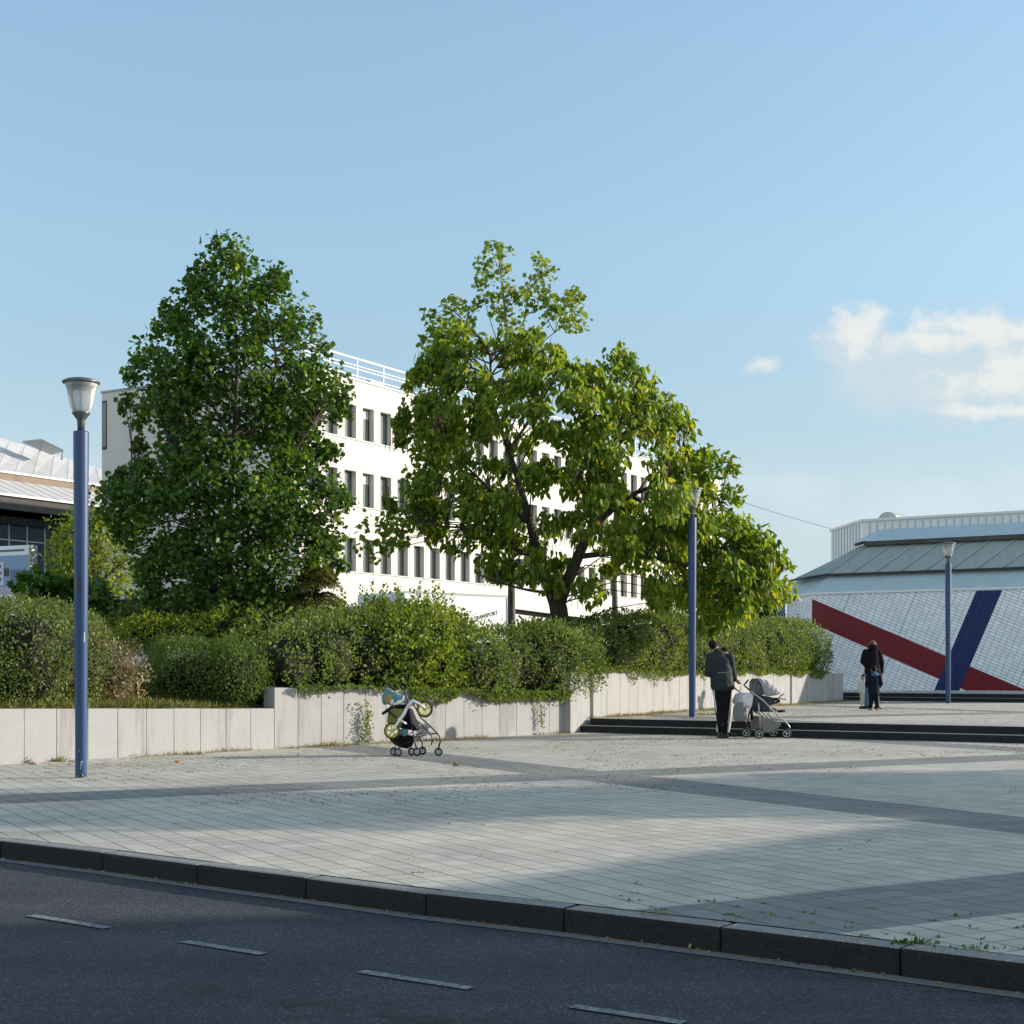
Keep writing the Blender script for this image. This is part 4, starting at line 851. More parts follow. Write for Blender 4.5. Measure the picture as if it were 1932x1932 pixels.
# ------------------------------------------------------------------ shrubs and hedges
def rdir(n):
    d = rng.normal(size=(n, 3)); return unit(d)
def sell(ctr, rad, n, e=4.):
    """points and normals on a rounded box"""
    d = rdir(n); s = 1/(np.abs(d)**e).sum(1)**(1/e); p = d*s[:, None]
    nn = unit(np.sign(p)*np.abs(p)**(e-1)/np.array(rad)); return np.array(ctr)+p*np.array(rad), nn
def inside(p, blob):
    c, r, rz, e = blob; q = p-np.array(c); a = math.cos(-rz), math.sin(-rz)
    x = q[:, 0]*a[0]-q[:, 1]*a[1]; y = q[:, 0]*a[1]+q[:, 1]*a[0]
    return (np.abs(x/r[0])**e+np.abs(y/r[1])**e+np.abs(q[:, 2]/r[2])**e)
def shrub(name, label, cat, base, blobs, size, dens, mat, tpl=T_DIAMOND, rough=.13, gap=.28, group=None, seed=1, up=.3, core='core', zmin=None, gscale=.55, shoots=0, shoot_h=.35, droop=0., depth=.16):
    """blobs: (centre, radii, turn, squareness) in world space; leaves cover them, thin where noise is low; a twiggy core shows in the gaps"""
    base = Vector(base); e = empty(name, base, label, cat, group=group); b0 = np.array(base)
    PP = []; NN = []
    for i, (c, r, rz, ex) in enumerate(blobs):
        area = 4*PI*((r[0]*r[1])**1.6/3+(r[0]*r[2])**1.6/3+(r[1]*r[2])**1.6/3)**(1/1.6); n = int(area*dens)
        p, nn = sell((0,0,0), r, n, ex); ca, sa = math.cos(rz), math.sin(rz); Rm = np.array([[ca,-sa,0],[sa,ca,0],[0,0,1]])
        p = p@Rm.T+np.array(c); nn = nn@Rm.T
        keep = np.ones(len(p), bool)
        for j, bl in enumerate(blobs):
            if j != i: keep &= inside(p, bl) > .72
        if zmin is not None: keep &= p[:, 2] > zmin
        PP.append(p[keep]); NN.append(nn[keep])
    p = np.concatenate(PP); nn = np.concatenate(NN)
    big = vnoise(p, gscale, seed); fine = vnoise(p, gscale*4.2, seed+5)
    dis = (big-.5)*rough*2.2+(fine-.5)*rough*1.1
    dp = rng.random(len(p))**1.6*depth
    p = p+nn*(dis-dp+rng.normal(size=len(p))*.02)[:, None]+rng.normal(size=p.shape)*size*.5
    keep = (rng.random(len(p)) < np.clip((fine*.6+big*.55-gap)*4.2, .10, 1)); p, nn = p[keep], nn[keep]
    tip = unit(rdir(len(p))+nn*.7+np.array([0,0,up-droop])); nor = unit(nn*.7+rdir(len(p))*.8+np.array([0,0,.35]))
    if shoots:
        tp = p[nn[:, 2] > .5]; s = tp[rng.integers(0, len(tp), shoots)]
        A = []; T = []
        for q in s:
            h = shoot_h*rng.uniform(.35, 1); dv = unit(np.array([[rng.normal()*.18, rng.normal()*.18, 1]]))[0]
            for k in range(int(h/size*2.4)+2):
                f = k/(h/size*2.4+1); A.append(q+dv*h*f); a = k*2.4; T.append([math.cos(a)*.8, math.sin(a)*.8, .6])
        p = np.concatenate([p, A]); tip = np.concatenate([tip, unit(np.array(T))]); nor = np.concatenate([nor, unit(np.array([[0,0,1.]]*len(A))+rdir(len(A))*.4)])
    leaves('foliage', p-b0, tip, nor, size*rng.uniform(.6, 1.3, len(p)), tpl, mat, e)
    # core: rounded inner body
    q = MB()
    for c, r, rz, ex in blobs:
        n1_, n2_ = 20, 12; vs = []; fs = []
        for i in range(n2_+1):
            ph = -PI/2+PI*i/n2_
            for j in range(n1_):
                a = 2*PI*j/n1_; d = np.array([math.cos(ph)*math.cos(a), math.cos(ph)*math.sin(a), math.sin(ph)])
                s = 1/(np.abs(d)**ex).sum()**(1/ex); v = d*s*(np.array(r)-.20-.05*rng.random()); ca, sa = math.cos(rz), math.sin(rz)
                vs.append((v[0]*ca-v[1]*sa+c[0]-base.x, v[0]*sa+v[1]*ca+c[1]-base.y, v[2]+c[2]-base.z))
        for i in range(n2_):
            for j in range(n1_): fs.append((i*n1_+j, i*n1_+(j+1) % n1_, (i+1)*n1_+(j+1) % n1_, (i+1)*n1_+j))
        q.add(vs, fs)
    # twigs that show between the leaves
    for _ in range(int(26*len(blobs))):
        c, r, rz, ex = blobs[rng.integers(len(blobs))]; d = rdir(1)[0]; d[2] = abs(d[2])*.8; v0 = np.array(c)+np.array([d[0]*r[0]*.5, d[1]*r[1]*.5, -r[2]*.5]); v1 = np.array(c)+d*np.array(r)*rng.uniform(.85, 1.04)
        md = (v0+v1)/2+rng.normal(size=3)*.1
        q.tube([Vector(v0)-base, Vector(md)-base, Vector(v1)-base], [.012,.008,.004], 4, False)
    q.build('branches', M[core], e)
    return e
def interp(tab, x):
    return float(np.interp(x, [t[0] for t in tab], [t[1] for t in tab]))
def wallpoint(poly, px, d):
    """where the sight line through column px meets the wall line moved back by d"""
    r = (px-966)/FOC
    for i, (a, b) in enumerate(zip(poly, poly[1:])):
        t = (b-a).normalized(); nb = Vector((-t.y, t.x, 0)); a2 = a+nb*d; ln = (b-a).length
        s = (r*a2.y-a2.x)/(t.x-r*t.y)
        if s <= ln+.01 or i == len(poly)-2: 
            if i > 0 and s < 0: s = 0
            return a2+t*s, math.atan2(t.y, t.x)
def hedge_run(label, poly, px0, px1, top, bottomz, step_m, dd, rad, size, dens, mat, **k):
    a, _ = wallpoint(poly, px0, dd); b, ang = wallpoint(poly, px1, dd); n = max(1, round((b-a).length/step_m)); bl = []
    for i in range(n+1):
        f = i/n; c = a.lerp(b, f)
        # follow bends
        px = 966+c.x/c.y*FOC; c, ang = wallpoint(poly, px, dd)
        zt = EYE+(HOR-interp(top, px))/FOC*(c.y-rad*.2); zb = bottomz(c) if callable(bottomz) else bottomz
        h = (zt-zb)/2+.02; bl.append(((c.x, c.y, zb+h-.02), (step_m*.85, rad*random.uniform(.90,1.06), h*random.uniform(.96,1.03)), ang, 3.6))
    return shrub('hedge', label, 'hedge', (a.x, a.y, bl[0][0][2]-bl[0][1][2]), bl, size, dens, mat, **k)
TOPS = [(440,1225),(480,1205),(520,1195),(560,1172),(640,1168),(690,1166),(720,1158),(780,1152),(825,1172),(870,1196),(960,1192),(1010,1184),(1060,1182),(1100,1172),(1150,1160),(1200,1166),(1250,1160),(1300,1172),(1350,1178),(1440,1172),(1500,1178),(1545,1192)]
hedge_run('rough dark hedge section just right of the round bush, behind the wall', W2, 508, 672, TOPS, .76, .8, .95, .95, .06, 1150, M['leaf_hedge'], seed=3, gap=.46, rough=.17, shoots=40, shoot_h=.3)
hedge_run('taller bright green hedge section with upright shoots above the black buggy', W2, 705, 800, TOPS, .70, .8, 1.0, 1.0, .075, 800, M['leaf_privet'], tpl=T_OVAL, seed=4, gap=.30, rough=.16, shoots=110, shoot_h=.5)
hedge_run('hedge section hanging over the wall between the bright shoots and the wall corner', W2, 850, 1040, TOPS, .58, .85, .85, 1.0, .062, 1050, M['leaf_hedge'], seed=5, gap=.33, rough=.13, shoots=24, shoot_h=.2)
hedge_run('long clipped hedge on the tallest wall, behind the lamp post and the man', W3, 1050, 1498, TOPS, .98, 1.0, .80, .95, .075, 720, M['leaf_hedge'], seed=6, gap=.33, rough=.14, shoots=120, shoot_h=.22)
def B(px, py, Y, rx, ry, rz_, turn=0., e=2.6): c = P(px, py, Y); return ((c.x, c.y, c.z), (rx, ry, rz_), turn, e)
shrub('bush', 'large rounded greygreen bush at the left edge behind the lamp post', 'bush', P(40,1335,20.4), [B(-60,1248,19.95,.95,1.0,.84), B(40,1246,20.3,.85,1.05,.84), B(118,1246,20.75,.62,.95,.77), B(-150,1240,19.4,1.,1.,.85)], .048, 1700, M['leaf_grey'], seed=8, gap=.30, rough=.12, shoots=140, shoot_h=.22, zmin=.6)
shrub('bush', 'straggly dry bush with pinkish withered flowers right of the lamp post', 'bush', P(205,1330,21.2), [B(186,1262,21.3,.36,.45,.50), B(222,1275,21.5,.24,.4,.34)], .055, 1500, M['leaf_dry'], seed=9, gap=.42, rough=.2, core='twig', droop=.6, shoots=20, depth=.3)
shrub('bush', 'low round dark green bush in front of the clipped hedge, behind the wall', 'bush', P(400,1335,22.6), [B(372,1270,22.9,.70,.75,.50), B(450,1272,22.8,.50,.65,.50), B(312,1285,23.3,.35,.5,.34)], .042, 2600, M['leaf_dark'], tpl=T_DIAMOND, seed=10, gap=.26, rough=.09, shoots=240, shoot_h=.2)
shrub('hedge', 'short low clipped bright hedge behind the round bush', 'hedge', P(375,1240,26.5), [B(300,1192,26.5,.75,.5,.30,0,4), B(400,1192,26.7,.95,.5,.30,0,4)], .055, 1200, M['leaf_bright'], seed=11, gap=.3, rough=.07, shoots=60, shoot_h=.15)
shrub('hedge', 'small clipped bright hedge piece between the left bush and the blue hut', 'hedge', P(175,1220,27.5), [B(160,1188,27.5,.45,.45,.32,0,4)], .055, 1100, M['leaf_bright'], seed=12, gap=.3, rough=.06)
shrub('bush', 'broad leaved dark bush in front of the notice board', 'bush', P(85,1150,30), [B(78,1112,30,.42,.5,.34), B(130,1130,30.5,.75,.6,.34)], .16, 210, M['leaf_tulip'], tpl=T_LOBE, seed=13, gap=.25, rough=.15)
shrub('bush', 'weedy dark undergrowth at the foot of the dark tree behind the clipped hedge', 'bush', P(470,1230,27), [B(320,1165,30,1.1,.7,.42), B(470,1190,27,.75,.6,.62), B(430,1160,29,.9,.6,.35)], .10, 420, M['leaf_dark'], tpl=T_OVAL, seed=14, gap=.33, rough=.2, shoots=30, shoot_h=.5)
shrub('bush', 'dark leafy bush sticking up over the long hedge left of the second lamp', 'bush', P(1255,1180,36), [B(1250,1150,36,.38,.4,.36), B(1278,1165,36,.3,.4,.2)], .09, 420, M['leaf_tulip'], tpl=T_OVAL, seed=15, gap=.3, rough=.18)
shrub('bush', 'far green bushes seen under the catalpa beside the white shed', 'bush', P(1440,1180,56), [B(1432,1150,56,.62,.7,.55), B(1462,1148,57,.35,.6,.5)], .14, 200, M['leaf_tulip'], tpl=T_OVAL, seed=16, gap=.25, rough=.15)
# ------------------------------------------------------------------ trees
def limb(q, pts, r0, r1, seg=8):
    """smooth tapered limb through the given points"""
    pts = [Vector(p) for p in pts]; out = []
    for i in range(len(pts)-1):
        p0, p1, p2, p3 = pts[max(i-1,0)], pts[i], pts[i+1], pts[min(i+2, len(pts)-1)]
        for k in range(4):
            t = k/4; out.append(.5*((2*p1)+(p2-p0)*t+(2*p0-5*p1+4*p2-p3)*t*t+(3*p1-p0-3*p2+p3)*t**3))
    out.append(pts[-1]); n = len(out)
    q.tube(out, [r0+(r1-r0)*(i/(n-1))**.8 for i in range(n)], seg, False); return out
def tree(label, cat_name, base, limbs, rows, Y, clumps, cr, per, size, tpl, mat, barkm='bark', depth=.85, droop=0., seed=1, twig_r=.022, keepout=None, zclump=.75, yo=0., leafy=None, shell=.55, pods=0, flat=1., clist=None, sprigs=0, upn=.55, holes=()):
    """limbs: [(list of world points, r0, r1)], rows: (py, xl, xr) outline measured at distance Y"""
    base = Vector(base); e = empty('tree', base, label, 'tree'); b0 = np.array(base); r = np.random.default_rng(seed)
    rows = sorted(rows); ys = [q[0] for q in rows]; xl = [q[1] for q in rows]; xr = [q[2] for q in rows]
    wts = np.array([b-a for a, b in zip(xl, xr)], float)
    C_ = []; tries = 0
    for cc in (clist or ()): c = P(cc[0]+r.uniform(-4,4), cc[1]+r.uniform(-4,4), cc[2] if len(cc) > 2 else Y+r.uniform(-.5,.5)); C_.append(np.array(c))
    while len(C_) < clumps and tries < clumps*60:
        tries += 1
        py = r.uniform(ys[0], ys[-1]); a, b = np.interp(py, ys, xl), np.interp(py, ys, xr)
        if r.random() > (b-a)/wts.max(): continue
        px = r.uniform(a, b); hw = (b-a)/2; u = (px-(a+b)/2)/hw
        if keepout and keepout(px, py, r): continue
        if any(((px-hx)/hr_)**2+((py-hy)/hr_)**2 < 1 for hx, hy, hr_ in holes) and r.random() < .6: continue
        dm = depth*math.sqrt(max(0, 1-u*u))*min(hw/FOC*Y, 2.6); s = r.uniform(shell, 1)*(1 if r.random() < .62 else -1)
        c = P(px, py, Y); c = np.array([c.x, c.y-s*dm+yo, c.z])
        if any(np.linalg.norm(c-o) < cr*zclump for o in C_): continue
        C_.append(c)
    nbig = len(C_); tries = 0
    while len(C_) < nbig+sprigs and tries < 4000:
        tries += 1; py = r.uniform(ys[0], ys[-1]); sd = 1 if r.random() < .5 else -1; ex = r.uniform(2, 20); px = np.interp(py, ys, xr)+ex if sd > 0 else np.interp(py, ys, xl)-ex
        if keepout and keepout(px, py, r): continue
        C_.append(np.array(P(px, py, Y+r.uniform(-.3,.3))))
    C_ = np.array(C_); cen = C_.mean(0)
    q = MB(); allp = []
    for pts, r0, r1 in limbs:
        o = limb(q, [Vector(p)-base for p in pts], r0, r1, 10); allp += [np.array(v) for v in o]
    trunk = q.build('trunk', M[barkm], e)
    AP = np.array(allp)+b0; q = MB()
    for c in C_:
        d = np.linalg.norm(AP-c, axis=1)+np.maximum(0, AP[:, 2]-c[2]+.2)*1.5+r.random(len(AP))*.35; j = int(np.argmin(d)); a = AP[j]
        m = (a+c)/2+np.array([0,0,.12*d[j]])+r.normal(size=3)*.08
        q.tube([Vector(a-b0), Vector(m-b0), Vector(c-b0)], [twig_r*.9, twig_r*.6, twig_r*.25], 5, False)
        for _ in range(3):
            t2 = c+unit(r.normal(size=(1,3)))[0]*cr*.4; q.tube([Vector(m*.3+c*.7-b0), Vector(t2-b0)], [twig_r*.35, twig_r*.15], 4, False)
    q.build('branches', M[barkm], e)
    P_ = []; Tn = []; Nn = []
    for ci, c in enumerate(C_):
        k = int(per*r.uniform(.7, 1.3)*(1 if ci < nbig else .3)); d = unit(r.normal(size=(k, 3))); rad = cr*r.uniform(.75, 1.25)*(1 if ci < nbig else .5)*(r.random((k, 1))**.45)
        p = c+d*rad*np.array([1,1,flat]); out = unit((p-cen)*np.array([1,1,.6]))
        P_.append(p); Tn.append(unit(out*.5+r.normal(size=(k, 3))*.6+np.array([0,0,-droop])))
        Nn.append(unit(out*.5+r.normal(size=(k, 3))*.65+np.array([0,0,upn])))
    p = np.concatenate(P_)
    leaves('crown', p-b0, np.concatenate(Tn), np.concatenate(Nn), size*r.uniform(.6, 1.2, len(p)), tpl, mat, e)
    if pods:
        q = MB()
        for _ in range(pods):
            c = C_[r.integers(len(C_))]+r.normal(size=3)*cr*.5
            for _ in range(4):
                s = Vector(c-b0)+Vector(r.normal(size=3)*.07); h = r.uniform(.18, .36); q.tube([s, s+Vector((r.normal()*.02, r.normal()*.02, -h/2)), s+Vector((r.normal()*.04, r.normal()*.04, -h))], [.006,.007,.003], 4, False)
        q.build('seed_pods', M['pod'], e)
    return e
# dark tree on the left
Y1 = 28.; tb_ = P(434, 1240, Y1)
rows1 = [(462,416,436),(485,395,490),(520,365,545),(560,335,558),(600,305,592),(650,290,612),(700,250,640),(745,236,655),(780,240,648),(800,250,610),(830,262,592),(850,268,636),(864,262,600),(885,235,622),(925,205,640),(955,190,672),(985,205,664),(1010,240,640),(1040,262,640),(1070,262,648),(1100,275,600),(1150,290,575)]
rows1 = [(y, a+13, b-15) if b-a > 60 else (y, a, b) for y, a, b in rows1]
l1 = [([P(434,1240,Y1),P(433,1130,Y1),P(431,1000,Y1+.05),P(438,880,Y1),P(445,760,Y1),P(446,640,Y1+.1),P(432,500,Y1)], .11,.015),
      ([P(433,1060,Y1),P(400,960,Y1-.6),P(330,860,Y1-1.0)], .05,.012), ([P(436,1010,Y1),P(500,930,Y1-.5),P(590,800,Y1-.7)], .05,.012),
      ([P(440,900,Y1),P(470,830,Y1-.7),P(520,700,Y1-.8),P(500,560,Y1-.4)], .05,.01), ([P(438,940,Y1),P(360,930,Y1-.5),P(250,930,Y1-.2)], .04,.01),
      ([P(440,840,Y1),P(390,740,Y1+.4),P(340,620,Y1)], .04,.01), ([P(434,1100,Y1),P(520,1030,Y1-.6),P(630,980,Y1-.4)], .04,.01)]
def ko1(px, py, r):
    return (abs(px-640) < 40 and 870 < py < 900) or (abs(px-215) < 40 and 790 < py < 880) or (px > 600 and 800 < py < 850) or (px < 300 and 700 < py < 850 and r.random() < .3)
tree('tall dark green broad leaved tree on the left, in front of the white building', 'tree', tb_, l1, rows1, Y1, 300, .33, 88, .102, T_LOBE, M['leaf_tulip'], seed=21, keepout=ko1, droop=.25, depth=.8, sprigs=60, holes=[(462,760,22),(350,700,20),(520,620,16),(300,830,18),(545,900,22),(380,870,18),(330,1010,20),(480,560,14),(590,700,16),(420,640,15),(575,1010,20),(470,900,15)])
# catalpa in the middle
Y2 = 31.5; cb = P(1056, 1215, Y2)
rows2 = [(625,825,1010),(660,812,1060),(700,788,1090),(750,785,1240),(795,752,1292),(830,765,1300),(860,795,1300),(885,810,1325),(925,745,1340),(950,742,1350),(975,785,1375),(1000,820,1400),(1050,890,1460),(1090,930,1480),(1130,1230,1450)]
rows2 = [(y+4, a+6, b-10) for y, a, b in rows2]
l2 = [([P(1056,1215,Y2),P(1054,1150,Y2),P(1040,1110,Y2)], .24,.17), ([P(1042,1120,Y2),P(1022,1070,Y2-.1),P(1003,1000,Y2-.2),P(985,930,Y2-.2),P(960,850,Y2),P(930,760,Y2),P(925,670,Y2)], .15,.02),
      ([P(1052,1140,Y2),P(1078,1080,Y2-.2),P(1110,1010,Y2-.4),P(1145,970,Y2-.5),P(1200,930,Y2-.5),P(1280,905,Y2-.3)], .17,.025),
      ([P(1125,990,Y2-.4),P(1150,900,Y2),P(1170,800,Y2),P(1190,720,Y2)], .08,.015), ([P(1090,1050,Y2-.3),P(1170,1045,Y2-.9),P(1270,1060,Y2-1.1),P(1390,1080,Y2-.9)], .07,.015),
      ([P(1020,1060,Y2),P(960,1030,Y2-.7),P(890,1000,Y2-.9),P(800,990,Y2-.9)], .06,.012), ([P(1000,990,Y2),P(900,900,Y2+.4),P(830,830,Y2+.3)], .05,.012),
      ([P(1190,935,Y2),P(1290,985,Y2+.3),P(1365,960,Y2+.3)], .05,.012), ([P(960,850,Y2),P(1020,760,Y2+.4),P(1060,680,Y2+.5)], .04,.012), ([P(1045,1120,Y2),P(980,1110,Y2-.8),P(905,1085,Y2-1.2)], .04,.012)]
def ko2(px, py, r):
    if py > 1040 and px < 1150 and not (py < 1090): return r.random() < .6
    if 1075 < py and 1130 < px < 1225: return True
    if ((px-930)/95)**2+((py-830)/55)**2 < 1: return r.random() < .55          # the thin place where the sky shows
    if ((px-1200)/60)**2+((py-860)/50)**2 < 1: return r.random() < .5
    if px > 1290 and py < 790: return True
    if px > 1255 and py < 770: return r.random() < .7
    if ((px-1060)/80)**2+((py-990)/60)**2 < 1: return r.random() < .65
    return False
tree('broad catalpa with yellowing drooping leaves and a forked trunk, behind the wall corner', 'tree', cb, l2, rows2, Y2, 290, .32, 62, .152, T_DROOP, M['leaf_catalpa'], clist=[(1165,672),(1190,680),(1180,700),(1210,712),(1225,740),(1250,762),(1275,782),(1090,692),(1120,706),(1150,700),(1283,930,28.9),(1268,962,28.8),(1255,925,29.3),(1250,950,29.6)], seed=33, keepout=ko2, droop=1.3, depth=.8, pods=200, flat=.85, sprigs=45, upn=.15, holes=[(870,760,20),(1100,760,20),(1000,830,25),(1080,870,22),(1240,900,20),(860,950,26),(930,1010,24),(1130,1060,24),(1030,720,16),(960,930,22),(1250,1010,22),(850,890,28),(905,870,22),(1015,900,24),(985,1045,22),(895,1040,20),(890,800,18)])
# right hand boughs of the catalpa: same tree would be one crown, so they are given as a second crown part
def extra_crown(e, rows, Y, n, cr, per, size, tpl, mat, seed, droop, keep=None, from_pts=None, tw=.02):
    r = np.random.default_rng(seed); b0 = np.array(e.location); C_ = []; ys = [q[0] for q in rows]; tries = 0
    while len(C_) < n and tries < 4000:
        tries += 1; py = r.uniform(ys[0], ys[-1]); a = np.interp(py, ys, [q[1] for q in rows]); b = np.interp(py, ys, [q[2] for q in rows])
        if r.random() > (b-a)/max(q[2]-q[1] for q in rows): continue
        px = r.uniform(a, b)
        if keep and keep(px, py, r): continue
        c = np.array(P(px, py, Y+r.uniform(-.9,.9)*min(1, (b-a)/120)))
        if any(np.linalg.norm(c-o) < cr*.7 for o in C_): continue
        C_.append(c)
    C_ = np.array(C_); P_ = []; T = []; Nn = []; q = MB(); cen = C_.mean(0); F = np.array([np.array(f) for f in from_pts])
    for c in C_:
        a = F[np.argmin(np.linalg.norm(F-c, axis=1))]; m = (a+c)/2+np.array([0,0,.1]); q.tube([Vector(a-b0), Vector(m-b0), Vector(c-b0)], [tw, tw*.6, tw*.3], 5, False)
        k = int(per*r.uniform(.7,1.3)); d = unit(r.normal(size=(k,3))); p = c+d*cr*(r.random((k,1))**.45); P_.append(p); out = unit(p-cen)
        T.append(unit(out*.5+r.normal(size=(k,3))*.6+np.array([0,0,-droop]))); Nn.append(unit(out*.5+r.normal(size=(k,3))*.65+np.array([0,0,.55])))
    p = np.concatenate(P_); q.build('branches', M['bark'], e)
    return leaves('crown', p-b0, np.concatenate(T), np.concatenate(Nn), size*r.uniform(.6,1.2,len(p)), tpl, mat, e)
cat_t = [o for o in scene.objects if o.get('label', '').startswith('broad catalpa')][0]
extra_crown(cat_t, [(855,1330,1392),(900,1325,1405),(950,1320,1390),(1000,1310,1425),(1045,1300,1480),(1080,1290,1490),(1110,1285,1485),(1150,1280,1440),(1185,1290,1325)], Y2-.3, 56, .31, 60, .152, T_DROOP, M['leaf_catalpa'], 5, 1.0, from_pts=[P(1280,905,Y2-.3),P(1300,975,Y2),P(1360,955,Y2+.3),P(1390,1080,Y2-.9),P(1290,1065,Y2-1.)])
# slender light tree whose top rises over the catalpa
Y3 = 33.5; sb = P(966, 1215, Y3)
rows3 = [(465,905,955),(500,895,965),(530,860,1040),(560,830,1085),(590,805,1095),(620,800,1080),(650,815,900)]
def ko3(px, py, r):
    if py > 590 and 885 < px < 925: return True
    if py > 600 and 960 < px < 1020: return True
    if 960 < px < 1000 and 500 < py < 545: return True
    if px > 1000 and py < 500: return True
    if 1045 < px < 1100 and py < 545: return True
    return px < 880 and py < 540
l3 = [([sb, P(965,1150,Y3), P(965,1050,Y3), P(962,900,Y3+.1), P(955,760,Y3), P(958,650,Y3), P(948,540,Y3), P(940,480,Y3)], .115,.012),
      ([P(957,700,Y3),P(915,650,Y3),P(870,600,Y3)], .03,.008), ([P(957,690,Y3),P(1000,640,Y3),P(1060,580,Y3)], .03,.008), ([P(957,680,Y3),P(985,620,Y3),P(1000,530,Y3)], .025,.008), ([P(957,700,Y3),P(930,620,Y3-.2),P(915,570,Y3-.2)], .02,.006), ([P(957,700,Y3),P(1030,640,Y3),P(1085,600,Y3)], .02,.006)]
TOPC = [(925,470),(945,475),(915,500),(950,505),(930,520),(955,535),(905,535),(925,555),(945,570),(965,560),(900,575),(880,580),(860,570),(845,580),(835,605),(860,600),(885,605),(815,620),(805,640),(830,635),(850,630),(870,625),(820,665),(840,660),(810,600),(1015,495),(1030,510),(1005,520),(1000,545),(1020,545),(1035,560),(985,560),(1010,575),(1075,550),(1090,560),(1065,565),(1050,580),(1080,580),(1060,600),(1075,610),(1095,605),(1040,590),(950,600),(960,622),(980,600),(935,585)]
st_ = tree('slender grey trunked tree, its light sparse top rising above the catalpa', 'tree', sb, l3, rows3, Y3, 46, .23, 36, .112, T_LOBE, M['leaf_tulip2'], clist=TOPC, barkm='barkgrey', seed=41, keepout=ko3, droop=.1, depth=.8, twig_r=.014)
extra_crown(st_, [(820,760,800),(870,790,850),(960,740,840),(985,690,830),(1010,695,840),(1045,690,740)], Y3-1.5, 24, .30, 26, .13, T_LOBE, M['leaf_tulip2'], 8, .2, from_pts=[P(957,950,Y3),P(962,1000,Y3),P(955,880,Y3)])
# small trees and trunks behind
Y4 = 36.
tree('small yellow green tree between the left lamp post and the dark tree', 'tree', P(175,1215,Y4), [([P(175,1215,Y4),P(172,1150,Y4),P(178,1060,Y4),P(185,1000,Y4)], .08,.02), ([P(172,1120,Y4),P(120,1060,Y4),P(105,1010,Y4)], .04,.01), ([P(174,1110,Y4),P(220,1070,Y4),P(240,1040,Y4)], .04,.01)],
     [(970,190,215),(995,110,225),(1030,105,245),(1070,100,262),(1110,100,268),(1150,90,262),(1175,150,230)], Y4, 90, .36, 55, .11, T_OVAL, M['leaf_bright'], seed=51, droop=.15, depth=.8)
tree('thin bare trunked tree standing right of the catalpa trunk behind the hedge', 'tree', P(1160,1210,37), [([P(1160,1210,37),P(1160,1130,37),P(1158,1020,37),P(1165,930,37)], .10,.04), ([P(1159,1100,37),P(1180,1040,36.8),P(1200,1000,36.8)], .03,.01)],
     [(990,1110,1230),(1040,1120,1215),(1080,1135,1210)], 37, 16, .3, 24, .13, T_LOBE, M['leaf_tulip2'], barkm='barkgrey', seed=52)
# feathery conifer
def conifer():
    Yc = 27.5; b = P(590,1235,Yc); e = empty('conifer', b, 'low feathery yellow green conifer with drooping sprays right of the dark tree', 'conifer'); b0 = np.array(b)
    q = MB(); q.tube([Vector((0,0,0)), Vector((.05,0,.8)), Vector((.1,0,1.75))], [.07,.05,.01], 8); A = []; T = []; Nn = []; r = np.random.default_rng(4)
    for k in range(95):
        f = r.random()**.8; z = .25+1.35*f; a = r.uniform(0, 2*PI); ln = (1.35-f*.95)*r.uniform(.7,1.1); s = Vector((.08*f,0,z)); 
        pts = [s+Vector((math.cos(a)*ln*t*.8, math.sin(a)*ln*t*.7, .22*ln*math.sin(t*2.2)-.30*ln*t*t)) for t in np.linspace(0,1,7)]
        q.tube(pts, [.012*(1-.8*i/6)+.002 for i in range(7)], 4, False)
        for i in range(1, 7):
            for _ in range(26):
                t = (i-1+r.random())/6; p = np.array(pts[i-1].lerp(pts[i], r.random())); dv = np.array(pts[i]-pts[i-1]); dv /= np.linalg.norm(dv); sd = np.array([-math.sin(a), math.cos(a), 0])*(1 if r.random() < .5 else -1)
                A.append(p+sd*r.uniform(0,.16)+r.normal(size=3)*.015); T.append(dv*.8+sd*.8+np.array([0,0,-.35])+r.normal(size=3)*.2); Nn.append(np.array([0,0,1.])+r.normal(size=3)*.4)
    q.build('branches', M['bark'], e); n = len(A); leaves('foliage', np.array(A), np.array(T), unit(np.array(Nn)), .085*r.uniform(.6,1.3,n), (np.array([(0,0,0),(.10,.5,0),(0,1,-.05),(-.10,.5,0)]), [(0,1,2,3)]), M['leaf_conifer'], e)
conifer()
# climbing plant on the wall, weeds, grass, fallen leaves
def climber(label, px, y0, y1, wpx, n, seed):
    r = np.random.default_rng(seed); c, ang = wallpoint(W2, px, -.07); t = np.array([math.cos(ang), math.sin(ang), 0]); nf = np.array([math.sin(ang), -math.cos(ang), 0])
    z0 = EYE+(HOR-y1)/FOC*c.y; z1 = EYE+(HOR-y0)/FOC*c.y; e = empty('climbing_plant', (c.x, c.y, z0), label, 'plant'); b0 = np.array([c.x, c.y, z0]); w_ = wpx/FOC*c.y
    q = MB(); A = []
    for k in range(5):
        x = r.uniform(-w_/2, w_/2)*.6; pts = []; z = 0.
        while z < (z1-z0)*r.uniform(.6, 1):
            pts.append(np.array([0,0,z])+t*x+nf*.015); x += r.normal()*.03; x = min(max(x, -w_/2), w_/2); z += .06
        if len(pts) > 2:
            q.tube([Vector(p) for p in pts], .004, 4, False)
            for p in pts: A += [p+t*r.normal()*.04+nf*r.uniform(0,.04)+np.array([0,0,r.normal()*.03]) for _ in range(n)]
    A = np.array(A); q.build('stem', M['twig'], e)
    leaves('foliage', A, rdir(len(A))+np.array([0,0,-.4]), unit(np.tile(nf, (len(A),1))+rdir(len(A))*.6), .045*r.uniform(.6,1.3,len(A)), T_OVAL, M['leaf_hedge'], e)
climber('thin creeper climbing the wall left of the black buggy', 690, 1312, 1398, 34, 5, 2)
